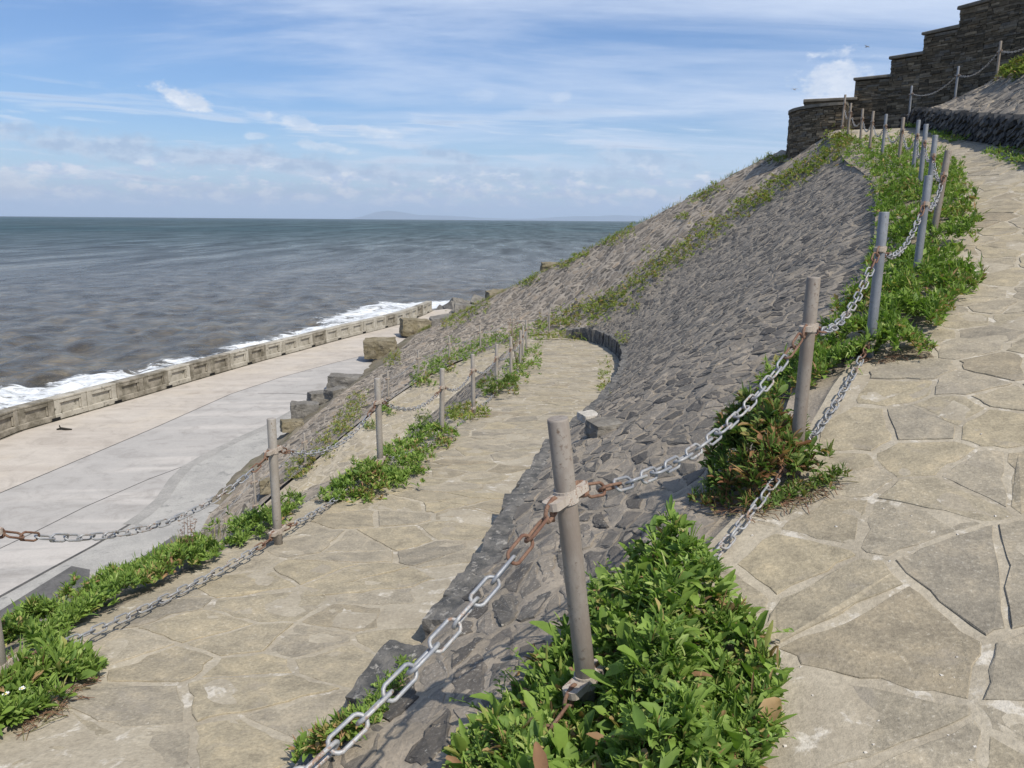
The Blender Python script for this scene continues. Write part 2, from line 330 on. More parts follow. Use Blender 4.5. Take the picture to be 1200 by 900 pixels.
# stone slope between the lower and the upper path; the upper rail is matched in length to the 13 rail points of the lower one
ki = np.interp(np.linspace(0, 1, 13), np.linspace(0, 1, 13), [0, 1.6, 3.0, 4.3, 5.3, 6.6, 8.0, 9.1, 10.4, 11.9, 13.3, 15.0, 17.0])
AVi = np.array([[np.interp(k, np.arange(len(AV)), AV[:, c]) for c in range(3)] for k in ki])
AVi = off(AVi, .06, -.012)
S_A = loft('slope', BK, AVi, 420, 110, M_SLOPE, .03, .9, .035, 2.6, grade=1.6)
_a = np.array(BRr); _a[:, 2] -= .05; _b = BK.copy(); _a[:, 0] += .03; _b[:, 2] += .004; loft('slope', _a, _b, 260, 5, M_SLOPE, .03, .9)
loft('ground', [(4.2, 26.2, -4.45), (4.2, 28.6, -4.5), (3, 29.5, -4.6)], [(2.0, 26.6, -4.6), (1.6, 28.4, -4.75), (1.3, 29.2, -4.9)], 16, 12, M_BARE, .02)
# far slope beyond the hairpin
S2a = [(10.9, 27.4, 2.9), (6.7, 27.5, -.5), (2.75, 27.75, -3.85), (.8, 29.0, -4.25), (-.8, 28.5, -4.75), (-3.45, 25.7, -5.55), (-6.1, 21, -7.15), (-8.2, 16.0, -8.6)]
S2b = [(10.6, 33.0, 2.7), (5.8, 39.4, -.42), (0, 46.6, -3.95), (-4, 51.5, -6.4), (-6.3, 53.0, -7.6), (-7.0, 41, -7.7), (-7.9, 32, -7.8), (-9.1, 22, -8.75)]
S_B = loft('slope', S2a, S2b, 240, 70, M_SLOPE2, .05, .7, .12, .8)
# lowest path (switchback) : left edge, right edge
CL = [(2.6, 27.65, -4.22), (.8, 29.0, -4.3), (-.8, 28.45, -4.75), (-3.4, 25.6, -5.55), (-6.05, 21, -7.15), (-8.1, 16.0, -8.6), (-9.0, 13, -8.78)]
CR = [(1.6, 27.6, -4.22), (.4, 27.55, -4.28), (-.2, 26.6, -4.75), (-1.75, 24.55, -5.52), (-4.35, 20.0, -7.1), (-6.4, 15.2, -8.55), (-7.4, 12.6, -8.76)]
S_R = loft('path', CL, CR, 150, 22, M_PATH, .03, .9, .02, 2)
S5t = [(.35, 27.5, -4.28), (-.1, 25.2, -4.2), (-.3, 22.5, -4.05), (-.45, 19.2, -3.82), (-.62, 17, -3.65), (-.8, 14.7, -3.45), (-1.1, 12.5, -3.27), (-1.5, 10.2, -3.07), (-2.2, 8, -2.9), (-3.0, 5.6, -2.78), (-3.65, 3.2, -2.52), (-4.0, 1.4, -2.35), (-4.3, -.6, -2.2)]
S5b = [(.1, 27.2, -4.5), (-.75, 26.1, -5.0), (-1.8, 24.5, -5.55), (-3.0, 22.4, -6.3), (-4.4, 19.9, -7.15), (-5.4, 17.6, -7.9), (-6.4, 15.2, -8.6), (-7.4, 12.6, -8.85), (-8.0, 10, -8.9), (-8.2, 7.5, -8.9), (-8.5, 5, -8.9), (-9, 2.5, -8.9), (-9, 0, -8.9)]
S_C = loft('slope', S5t, S5b, 220, 50, M_SLOPE, .03, .9, .06, 1.5)
BLo = np.array(BLr); St = np.array(S5t)[::-1].copy()
loft('verge', St, BLo, 300, 14, M_SLOPE, .03, .9, .035, 3., grade=1.4)
# bank under the far slope down to the promenade
K1 = np.array(S2b[3:]); K2 = K1.copy(); K2[:, 0] -= [1.2, 2.2, 1.9, 1.6, .8]; K2[:, 2] = ZP-.06
loft('bank', K1, K2, 120, 12, m_simple('bank_earth', (.15, .125, .085), (.22, .19, .14), 1.2, .95, .05, .2, coords='pos', c3=(.10, .11, .04)), .06, .7, .15, .9)
# far side of the headland, behind the crest
C1 = np.array(S2b[:4]); C2 = np.array([(16, 44, -4), (11, 55, -9), (4, 66, -11.9), (-3.5, 75, -12.1)])
loft('bank', C1, C2, 50, 14, m_simple('grass_bank', (.08, .10, .03), (.17, .15, .07), 1., .95, .05, .2, coords='pos'), .1, .5, .15, .6)
# right of the upper path: low retaining wall carries another slope and the highest path
WTOP = .58
AR4 = AR[4:].copy(); AW = off(AR4, .10, WTOP)
DL = np.array([(10.0, 2, 4.3), (10.6, 5, 4.3), (11.2, 8, 4.28), (11.7, 11, 4.22), (12.0, 13.5, 4.15), (12.35, 16, 4.1), (12.6, 18, 4.02), (12.75, 19.6, 3.94), (12.9, 21.4, 3.82), (13.0, 23, 3.7), (13.1, 24.4, 3.6), (13.1, 25.4, 3.52), (13.15, 26.2, 3.45), (13.35, 27.0, 3.4), (13.85, 28.2, 3.35)])
S_D = loft('slope', AW, DL, 220, 34, M_SLOPE, .03, .9, .06, 1.7)
DR = DL.copy(); DR[:, 0] += [3.5, 3.6, 3.6, 3.7, 3.7, 3.7, 3.6, 3.6, 3.6, 3.5, 3.3, 3.1, 2.7, 2.1, 1.2]; DR[:, 2] += .05
loft('path', DL, DR, 80, 10, M_PATH_FINE, .02, .9)

# individual stones bedded in the mortar of the slopes
def clip(poly, p, n):
    out = []; k = len(poly)
    for i in range(k):
        a, b = poly[i], poly[(i+1) % k]; da = (a[0]-p[0])*n[0]+(a[1]-p[1])*n[1]; db = (b[0]-p[0])*n[0]+(b[1]-p[1])*n[1]
        if da <= 0: out.append(a)
        if (da < 0) != (db < 0) and da != db: t = da/(da-db); out.append((a[0]+(b[0]-a[0])*t, a[1]+(b[1]-a[1])*t))
    return out
def bed_stones(base, size, gap, hgt, m, aspect=1.2, ang=0., drop=.22, far_y=1e9, near_y=-2., seed=1, rgh=.035, inset=(.035, .14), tl=.035):
    V, Fq, nm, e1, e2 = LOFT[base.name]; bv = BVHTree.FromPolygons([tuple(v) for v in V], [tuple(int(i) for i in f) for f in Fq])
    rr = random.Random(seed); ca, sa = math.cos(ang), math.sin(ang); sx, sy = size*aspect, size/aspect
    U = np.stack([V@e1, V@e2], -1); Rm = np.array([[ca, sa], [-sa, ca]]); W = U@Rm.T; x0, y0 = W.min(0); x1, y1 = W.max(0)
    nx, ny = int((x1-x0)/sx)+2, int((y1-y0)/sy)+2; P = {}
    for i in range(nx):
        for j in range(ny):
            if rr.random() < drop: continue
            P[(i, j)] = (x0+(i+.5*(j % 2)+rr.uniform(-.42, .42))*sx, y0+(j+rr.uniform(-.42, .42))*sy)
    nmv = Vector(nm); E1, E2 = Vector(e1), Vector(e2); VV = []; FF = []; TT = []; cnt = 0
    def surf(x, y):
        a, b = ca*x-sa*y, sa*x+ca*y
        o_ = E1*a+E2*b; o_ = o_+nmv*(30.)
        h = bv.ray_cast(o_, -nmv); return h[0], h[1]
    for (i, j), c in P.items():
        h0, n0 = surf(*c)
        if h0 is None or h0.y > far_y or h0.y < near_y: continue
        poly = [(c[0]-2*sx, c[1]-2*sy), (c[0]+2*sx, c[1]-2*sy), (c[0]+2*sx, c[1]+2*sy), (c[0]-2*sx, c[1]+2*sy)]
        for di in (-2, -1, 0, 1, 2):
            for dj in (-2, -1, 0, 1, 2):
                q = P.get((i+di, j+dj))
                if q is None or (di == 0 and dj == 0): continue
                dx, dy = (q[0]-c[0])/sx, (q[1]-c[1])/sy; n = (dx/sx, dy/sy); mp = ((c[0]+q[0])/2, (c[1]+q[1])/2)
                poly = clip(poly, mp, n)
                if len(poly) < 3: break
            if len(poly) < 3: break
        if len(poly) < 3: continue
        # split long edges and roughen
        pts = []
        for k in range(len(poly)):
            a, b = poly[k], poly[(k+1) % len(poly)]; l = math.hypot(b[0]-a[0], b[1]-a[1])
            if l < .018: continue
            pts.append(a)
            nn_ = min(5, int(l/(size*.28)))
            for q_ in range(1, nn_+1): t = (q_+rr.uniform(-.25, .25))/(nn_+1); pts.append((a[0]+(b[0]-a[0])*t+rr.gauss(0, rgh)*size, a[1]+(b[1]-a[1])*t+rr.gauss(0, rgh)*size))
        if len(pts) < 3: continue
        cx = sum(p[0] for p in pts)/len(pts); cy = sum(p[1] for p in pts)/len(pts)
        g = gap*rr.uniform(.5, 1.7); ring = []; ok = True
        for (x, y) in pts:
            d = math.hypot(x-cx, y-cy)+1e-6; f = max(.3, 1-g/d)*rr.uniform(.95, 1.); 
            for t in (1., .85, .65, .45):
                h, n = surf(cx+(x-cx)*f*t, cy+(y-cy)*f*t)
                if h is not None: break
            if h is None: ok = False; break
            ring.append(h)
        if not ok: continue
        h, nh = surf(cx, cy)
        if h is None: continue
        if nh.dot(nmv) < 0: nh = -nh
        N_ = (nh+nmv).normalized(); hh = hgt*rr.uniform(.15, 1.)**1.3; tilt = Vector((rr.gauss(0, 1), rr.gauss(0, 1), rr.gauss(0, 1)))*tl
        n = len(ring); b0 = len(VV); ctr = sum(ring, Vector())/n
        for p in ring: VV.append(p-N_*.012)
        for p in ring: VV.append(p+(ctr-p)*inset[0]+N_*(hh*.6+(p-ctr).dot(tilt)))
        for p in ring: VV.append(p+(ctr-p)*inset[1]+N_*(hh*1.+(p-ctr).dot(tilt)+rr.uniform(-.1, .1)*hh))
        tn = rr.random()
        for k in range(n):
            k2 = (k+1) % n; FF.append([b0+k, b0+k2, b0+n+k2, b0+n+k]); FF.append([b0+n+k, b0+n+k2, b0+2*n+k2, b0+2*n+k]); TT += [tn, tn]
        FF.append([b0+2*n+k for k in range(n)]); TT.append(tn); cnt += 1
    if not VV: return
    me = mesh_np('bedded_stones', np.array([tuple(v) for v in VV]), FF, m, False, fattr={'tint': TT})
    # faces outward
    fl = sum(1 for p in me.polygons[:400] if p.normal.dot(nmv) < -.2) > sum(1 for p in me.polygons[:400] if p.normal.dot(nmv) > .2)
    if fl: me.flip_normals()
    o = obj('bedded_stones', me, base); o['kind'] = 'structure'; print('stones', base.name, cnt)
def m_bedded(name, stops, fleck=.5):
    m, t, out = mat(name); a = t.attr('tint'); p = t.obj(); n = t.noise(p, 7, 7, .68); n2 = t.noise(p, 60, 4, .72); n3 = t.noise(p, .8, 4, .6); n4 = t.noise(t.v('MULTIPLY', p, (1, 1, 3.)), 3., 6, .7, .6)
    col = t.ramp(a, stops); col = t.mix(.9, col, t.ramp(n, [(.3, (.68, .68, .69)), (.5, (1, 1, 1)), (.7, (1.32, 1.28, 1.22))]), 'MULTIPLY')
    col = t.mix(.8, col, t.ramp(n2, [(.3, (.7, .7, .7)), (.7, (1.3, 1.3, 1.3))]), 'MULTIPLY')
    col = t.mix(t.m('MULTIPLY', t.ss(n4, .55, .68), .40), col, (.27, .24, .20))
    col = t.mix(t.m('MULTIPLY', t.m('MULTIPLY', t.ss(n2, .60, .66), t.ss(n3, .42, .6)), fleck), col, (.60, .57, .50))
    t.l.new(t.bsdf(col, .88, t.bump(t.m('ADD', n, t.m('MULTIPLY', n2, .25)), .014), .25).outputs[0], out.inputs[0]); return m
M_BED = m_bedded('bedded_slate', [(0., (.075, .068, .060)), (.25, (.135, .119, .10)), (.5, (.205, .179, .147)), (.75, (.275, .236, .187)), (.92, (.105, .097, .085)), (1., (.35, .295, .225))], .7)
M_BED2 = m_bedded('bedded_rubble', [(0., (.088, .077, .063)), (.3, (.145, .125, .10)), (.6, (.20, .170, .133)), (.85, (.25, .207, .157)), (1., (.30, .238, .173))], .3)
M_FLAG = m_bedded('flagstone', [(0., (.25, .212, .152)), (.2, (.305, .265, .192)), (.4, (.325, .278, .192)), (.6, (.275, .243, .188)), (.8, (.335, .292, .218)), (1., (.235, .208, .162))], .3)
bed_stones(S_A, .195, .015, .010, M_BED, 1.5, .15, .22, seed=3, tl=.016)
bed_stones(S_B, .36, .042, .016, M_BED2, 1.1, .3, .25, seed=5, tl=.02)
bed_stones(S_C, .27, .026, .016, M_BED, 1.2, .1, .2, seed=7)
bed_stones(S_D, .27, .024, .016, M_BED, 1.2, .1, .2, near_y=7, seed=9)
bed_stones(S_P, .34, .014, .008, M_FLAG, 1.12, .7, .30, seed=11, rgh=.022, inset=(.008, .022), tl=.006)
bed_stones(S_R, .27, .018, .007, M_FLAG, 1.1, .4, .25, seed=13, rgh=.022, inset=(.01, .03), tl=.006)
bed_stones(S_Q, .35, .014, .008, M_FLAG, 1.15, .2, .30, seed=12, rgh=.022, inset=(.008, .022), tl=.006)
VT = np.vstack([v for v, _ in BV]); offs = np.cumsum([0]+[len(v) for v, _ in BV])
BVH = BVHTree.FromPolygons([tuple(v) for v in VT], [tuple(int(i)+int(o) for i in f) for (v, F), o in zip(BV, offs) for f in F])
def hit(px, py):
    d = ray(px, py).normalized(); h = BVH.ray_cast(Vector((0, 0, 0)), d)
    if h[0] is None:
        p = onz(px, py, ZP) if d.z < -.01 else None; return p, Vector((0, 0, 1))
    return h[0], h[1]
def ground(x, y, zt=12.):
    h = BVH.ray_cast(Vector((x, y, zt)), Vector((0, 0, -1))); return h[0].z if h[0] is not None else ZP
# ---------------------------------------------------------------- promenade
def flat(name, poly, z, m, kind='structure'):
    V = [(p[0], p[1], z) for p in poly]; me = mesh_np(name, np.array(V), [list(range(len(V)))], m); o = obj(name, me)
    if me.polygons[0].normal.z < 0: me.flip_normals()
    o['kind'] = kind; return o
WL = [(-19.6, -16.), (-20.6, 0), (-20.95, 10), (-20.9, 20), (-20.75, 27.), (-20.64, 31.0), (-19.66, 34.33), (-18.66, 37.62), (-17.7, 41.2), (-16.71, 44.69), (-15.67, 48.16), (-14.52, 51.49), (-13.47, 54.87), (-12.32, 58.27), (-11.07, 61.6), (-9.75, 65.3), (-9.0, 68.8), (-8.4, 72.3), (-7.95, 75.8)]
def m_prom():
    m, t, out = mat('promenade_concrete'); p = t.pos(); x, y, z = t.sep(p)
    q = t.comb(t.m('MULTIPLY', t.m('SUBTRACT', x, t.m('MULTIPLY', y, .05)), .14), t.m('MULTIPLY', y, 1.2))
    n = t.noise(q, .9, 6, .6, .3); n2 = t.noise(p, 14, 4, .7); n3 = t.noise(p, .35, 4, .6)
    col = t.mix(t.ss(n, .35, .65), (.395, .35, .30), (.45, .405, .35))
    col = t.mix(t.m('MULTIPLY', t.ss(n3, .5, .68), .5), col, (.47, .41, .33))
    col = t.mix(.4, col, t.ramp(n2, [(.3, (.85, .85, .85)), (.7, (1.12, 1.12, 1.12))]), 'MULTIPLY')
    t.l.new(t.bsdf(t.mix(.75, col, t.ramp(t.noise(p, 1.1, 9, .72, .8), [(.32, (.72, .71, .70)), (.5, (1, 1, 1)), (.7, (1.1, 1.1, 1.1))]), 'MULTIPLY'), .85, t.bump(n2, .004), .25).outputs[0], out.inputs[0]); return m
def m_slab():
    m, t, out = mat('slab_concrete'); p = t.pos(); x, y, z = t.sep(p)
    q = t.comb(t.m('MULTIPLY', t.m('ADD', x, t.m('MULTIPLY', y, .1)), .12), t.m('MULTIPLY', t.m('SUBTRACT', y, t.m('MULTIPLY', x, .12)), 1.3))
    n = t.noise(q, 1.0, 5, .55, .4); n2 = t.noise(p, 14, 4, .7); n3 = t.noise(p, .22, 3, .5)
    col = t.mix(t.m('MULTIPLY', t.ss(n, .42, .62), t.ss(n3, .35, .6)), (.36, .34, .315), (.44, .41, .375))
    col = t.mix(.4, col, t.ramp(n2, [(.3, (.85, .85, .85)), (.7, (1.12, 1.12, 1.12))]), 'MULTIPLY')
    t.l.new(t.bsdf(t.mix(.75, col, t.ramp(t.noise(p, 1.1, 9, .72, .8), [(.32, (.72, .71, .70)), (.5, (1, 1, 1)), (.7, (1.1, 1.1, 1.1))]), 'MULTIPLY'), .85, t.bump(n2, .004), .25).outputs[0], out.inputs[0]); return m
M_PROM = m_prom(); M_SLAB = m_slab()
M_GRAV = m_simple('exposed_aggregate', (.30, .29, .27), (.38, .365, .335), .8, .9, .01, .2, coords='pos', bsc=26, c3=(.24, .235, .22))
M_STRIP = m_simple('kerb_concrete', (.27, .26, .24), (.33, .315, .29), 2., .9, .006, .2, coords='pos')
M_JOINT = m_simple('joint_filler', (.07, .07, .07), (.11, .105, .10), 3., .9, .002, .1, coords='pos')
inner = [(a+.2, b) for a, b in WL]
flat('promenade', inner+[(-6, 78), (6, 60), (9, 40), (9, -16)], ZP, M_PROM)
flat('ground', [(-20.2, -16), (-20.5, -60), (60, -60), (60, -16)], ZP-.01, M_PROM)
J1 = [onz(*p, ZP) for p in ((0, 578), (90, 540), (180, 502), (270, 462), (330, 442), (385, 427), (425, 417))]
J1 = [Vector((J1[0].x-(J1[1].x-J1[0].x)*1.4, J1[0].y-(J1[1].y-J1[0].y)*1.4, 0))]+J1
flat('promenade', [(p.x, p.y) for p in J1]+[(-6, 49), (-4, 30), (-5, 5), (-13, 5)], ZP+.004, M_SLAB)
def strip(pts, w, z, m, name='promenade'):
    P = [Vector((p[0], p[1], 0)) for p in pts]; L = []; Rr = []
    for i, p in enumerate(P):
        tg = (P[min(i+1, len(P)-1)]-P[max(0, i-1)]).normalized(); s = Vector((tg.y, -tg.x, 0))*w/2
        L.append((p+s)); Rr.append((p-s))
    V = [(*v.xy, z) for v in L]+[(*v.xy, z) for v in Rr]; n = len(P)
    me = mesh_np(name, np.array(V), [[i, i+1, n+i+1, n+i] for i in range(n-1)], m); o = obj(name, me); o['kind'] = 'structure'
    if me.polygons[0].normal.z < 0: me.flip_normals()
strip(J1, .05, ZP+.008, M_JOINT)
ST = [onz(*p, ZP) for p in ((395, 455), (364, 471), (338, 486), (312, 501), (282, 514), (250, 530), (220, 547), (205, 562), (190, 585), (170, 603), (152, 615))]
LN = [onz(*p, ZP) for p in ((152, 615), (110, 640), (60, 667), (0, 700))]; LN.append(LN[-1]+(LN[-1]-LN[-2])*1.5)
flat('promenade', [(p.x, p.y) for p in ST]+[(p.x, p.y) for p in LN[1:]]+[(-5, 4), (-4, 30), (-5, 36)], ZP+.012, M_GRAV)
strip(ST, .42, ZP+.016, M_STRIP); strip(LN, .09, ZP+.020, M_JOINT)
J3 = [onz(*p, ZP) for p in ((214, 547), (176, 561), (100, 594), (38, 625), (0, 643))]; strip(J3, .04, ZP+.008, M_JOINT)
strip([onz(*p, ZP) for p in ((302, 461), (335, 461), (372, 463), (395, 464))], .06, ZP+.008, M_JOINT)
# ---------------------------------------------------------------- sea
def dist_poly(X, Y, P):
    D = np.full(X.shape, 1e9)
    for (ax, ay), (bx, by) in zip(P[:-1], P[1:]):
        dx, dy = bx-ax, by-ay; t_ = np.clip(((X-ax)*dx+(Y-ay)*dy)/(dx*dx+dy*dy), 0, 1); D = np.minimum(D, np.hypot(X-ax-t_*dx, Y-ay-t_*dy))
    return D
def build_sea():
    inv = np.arange(1/26., 1/1500., -7.5e-5*1.2); r = 1/inv; r = np.concatenate([r, np.geomspace(r[-1]*1.08, 34000, 40)])
    th = np.radians(np.concatenate([np.linspace(-100, -48, 60)[:-1], np.linspace(-48, 14, 720), np.linspace(14, 75, 60)[1:]]))
    Rg, T = np.meshgrid(r, th, indexing='ij'); X = Rg*np.sin(T); Y = Rg*np.cos(T)
    dr = np.gradient(r)[:, None]*np.ones_like(T); da = Rg*np.radians(62/720)
    sp = np.maximum(np.minimum(dr, 60), da)
    Z = np.zeros_like(X); DX = np.zeros_like(X); DY = np.zeros_like(X); g = np.random.default_rng(3)
    base = math.radians(200)          # waves travel towards the shore
    for i in range(130):
        lam = .8*(9/.8)**g.random(); a = base+g.normal()*.6; k = 2*math.pi/lam; ph = g.random()*6.283
        amp = .0105*lam**.62
        at_ = np.clip((lam/sp-2.)/3., 0, 1)
        # groups: slow modulation so the pattern does not repeat
        mod = .6+.6*np.sin(X*.013*math.cos(i)+Y*.011*math.sin(i*1.7)+i)
        kx, ky = math.cos(a)*k, math.sin(a)*k; phs = kx*X+ky*Y+ph
        Z += amp*at_*mod*np.sin(phs); q = .75*amp*at_*mod*np.cos(phs); DX -= q*math.cos(a); DY -= q*math.sin(a)
    shore = dist_poly(X, Y, WL+[(-7.65, 83), (-7, 90), (0, 82), (14, 70), (30, 75)])
    V = np.stack([X+DX, Y+DY, Z+ZS], -1).reshape(-1, 3)
    n, k_ = X.shape; idx = np.arange(n*k_).reshape(n, k_)
    Fq = np.stack([idx[:-1, :-1], idx[:-1, 1:], idx[1:, 1:], idx[1:, :-1]], -1).reshape(-1, 4)
    m, t, out = mat('sea_water'); p = t.pos(); x, y, z = t.sep(p)
    sh = t.attr('shore'); cr_ = t.attr('crest'); dist = t.v('LENGTH', p)
    q = t.v('MULTIPLY', p, (1., 1.5, 0.)); 
    q2 = t.v('MULTIPLY', p, (.75, 1.3, 0.))
    b1 = t.noise(q2, 2.2, 5, .65, .4); b2 = t.noise(q2, .45, 5, .62, .4); b3 = t.noise(q2, .11, 6, .62, .3); b4 = t.noise(q2, .02, 7, .66, .3)
    hh = t.m('ADD', t.m('MULTIPLY', b1, .17), t.m('ADD', t.m('MULTIPLY', b2, .75), t.m('ADD', t.m('MULTIPLY', b3, t.mr(dist, 60, 400, .4, 2.2)), t.m('MULTIPLY', b4, t.mr(dist, 200, 1500, 0., 10.)))))
    nb = t.bump(hh, 1.0, 1.)
    fa = t.noise(t.v('MULTIPLY', p, (.10, .020, 0.)), 1., 6, .68, .3); fm = t.noise(t.v('MULTIPLY', p, (.34, .20, 0.)), 1., 6, .68, .3); fb = t.noise(t.v('MULTIPLY', p, (.026, .0035, 0.)), 1., 6, .68, .3)
    w1 = t.ss(t.m('LOGARITHM', dist, 10.), 1.9, 2.5); w2_ = t.ss(t.m('LOGARITHM', dist, 10.), 2.5, 3.2)
    fx = t.m('ADD', t.m('MULTIPLY', fm, t.m('SUBTRACT', 1., w1)), t.m('MULTIPLY', w1, t.m('ADD', t.m('MULTIPLY', fa, t.m('SUBTRACT', 1., w2_)), t.m('MULTIPLY', fb, w2_))))
    far = t.ss(t.m('LOGARITHM', dist, 10.), 2.0, 3.0)
    silt = t.mix(t.ss(b2, .4, .65), (.115, .098, .070), (.088, .080, .060))
    green = t.mix(t.ss(t.noise(p, .0022, 5, .6), .4, .62), (.030, .060, .056), (.045, .065, .058))
    col = t.mix(far, silt, green)
    col = t.mix(1., col, t.ramp(fx, [(.36, (.55, .55, .55)), (.5, (1, 1, 1)), (.64, (1.7, 1.66, 1.6))]), 'MULTIPLY')
    # surf
    fn = t.noise(q, .55, 7, .72, 1.2); fn2 = t.noise(q, .09, 3, .5)
    shn = t.m('ADD', t.m('ADD', sh, t.ss(y, 95, 125, 0, -7)), t.ss(y, 56, 42, 0, -6.5)); lim = t.m('ADD', t.mr(shn, 12., 16.0, .60, .20), t.m('MULTIPLY', t.m('SUBTRACT', fn2, .5), .65))
    surf = t.ss(t.m('ADD', fn, t.m('SUBTRACT', lim, .5)), .47, .62)
    surf = t.m('MULTIPLY', surf, t.ss(shn, 22, 14))
    wc = t.m('MULTIPLY', t.ss(cr_, .60, .85), t.ss(t.noise(q, .35, 6, .75, .8), .62, .68))
    wcf = t.m('MULTIPLY', t.m('MULTIPLY', t.ss(t.noise(t.v('MULTIPLY', p, (.5, 1., 0)), .09, 7, .8, .4), .645, .675), t.ss(dist, 70, 200)), .8)
    fo = t.m('MAXIMUM', surf, t.m('MAXIMUM', wc, wcf))
    w = t.bsdf(col, t.m('ADD', t.mr(far, 0, 1, .20, .42), t.mr(fx, .35, .65, .12, -.10)), nb, t.mr(far, 0, 1, .5, .36)); w.inputs['IOR'].default_value = 1.33
    f_ = t.bsdf(t.ramp(fn, [(.35, (.45, .46, .46)), (.6, (.78, .80, .81))]), .8, nb, .2); mx = t.new('ShaderNodeMixShader'); t.put(mx.inputs[0], fo); t.l.new(w.outputs[0], mx.inputs[1]); t.l.new(f_.outputs[0], mx.inputs[2])
    t.l.new(mx.outputs[0], out.inputs[0])
    s = Z.std(); me = mesh_np('sea', V, np.ascontiguousarray(Fq), m, True, vattr={'shore': shore.ravel(), 'crest': (Z/(.75)).ravel()})
    print('sea std', s, Z.max())
    if me.polygons[100].normal.z < 0: me.flip_normals()
    o = obj('sea', me); o['kind'] = 'structure'
build_sea()
# distant hills over the bay
def build_hills():
    g = [(410, 0), (425, 3), (440, 8), (455, 9.5), (470, 8), (490, 5), (520, 4.5), (545, 4), (560, 2.5), (600, 1.5), (625, 2), (650, 4), (675, 5.5), (700, 5), (720, 7), (735, 6), (760, 6), (800, 3)]
    M_H = m_simple('hill_heather', (.05, .07, .05), (.09, .10, .06), .001, .95, .0, .1, coords='pos')
    D = 60000.; V = []; F = []; n = len(g)
    for j, (dd, hs) in enumerate(((0, 0.), (900, .6), (2200, 1.), (5000, .7), (8000, 0.))):
        for px, h in g:
            d = ray(px, 258); x = d.x/d.y*(D+dd); hh = h/900*D*1.03*(1+.12*nz((px*.05, j*3.1, 0), 1)) if h else 0
            V.append((x, D+dd, ZS-1+hh*hs))
    for j in range(4):
        for i in range(n-1): F.append([j*n+i, j*n+i+1, (j+1)*n+i+1, (j+1)*n+i])
    o = obj('hills', mesh_np('hills', np.array(V), F, M_H, True)); o['kind'] = 'structure'
build_hills()
def build_haze():
    me = bpy.data.meshes.new('haze'); x0, x1, y0, y1, z0, z1 = -60000, 60000, -300, 75000, ZS-4, 1100
    V = [(x, y, z) for z in (z0, z1) for x, y in ((x0, y0), (x1, y0), (x1, y1), (x0, y1))]
    me.from_pydata(V, [], [(3, 2, 1, 0), (4, 5, 6, 7), (0, 1, 5, 4), (1, 2, 6, 5), (2, 3, 7, 6), (3, 0, 4, 7)])
    m, t, out = mat('haze_air'); v = t.new('ShaderNodeVolumePrincipled'); v.inputs['Color'].default_value = (.72, .84, 1, 1); v.inputs['Density'].default_value = HAZE
    v.inputs['Anisotropy'].default_value = .1; t.l.new(v.outputs[0], out.inputs['Volume']); me.materials.append(m)
    o = obj('haze', me); o['kind'] = 'stuff'; o['label'] = 'pale sea haze fading the hills across the bay'; o['category'] = 'haze'
HAZE = 3.4e-5
build_haze()
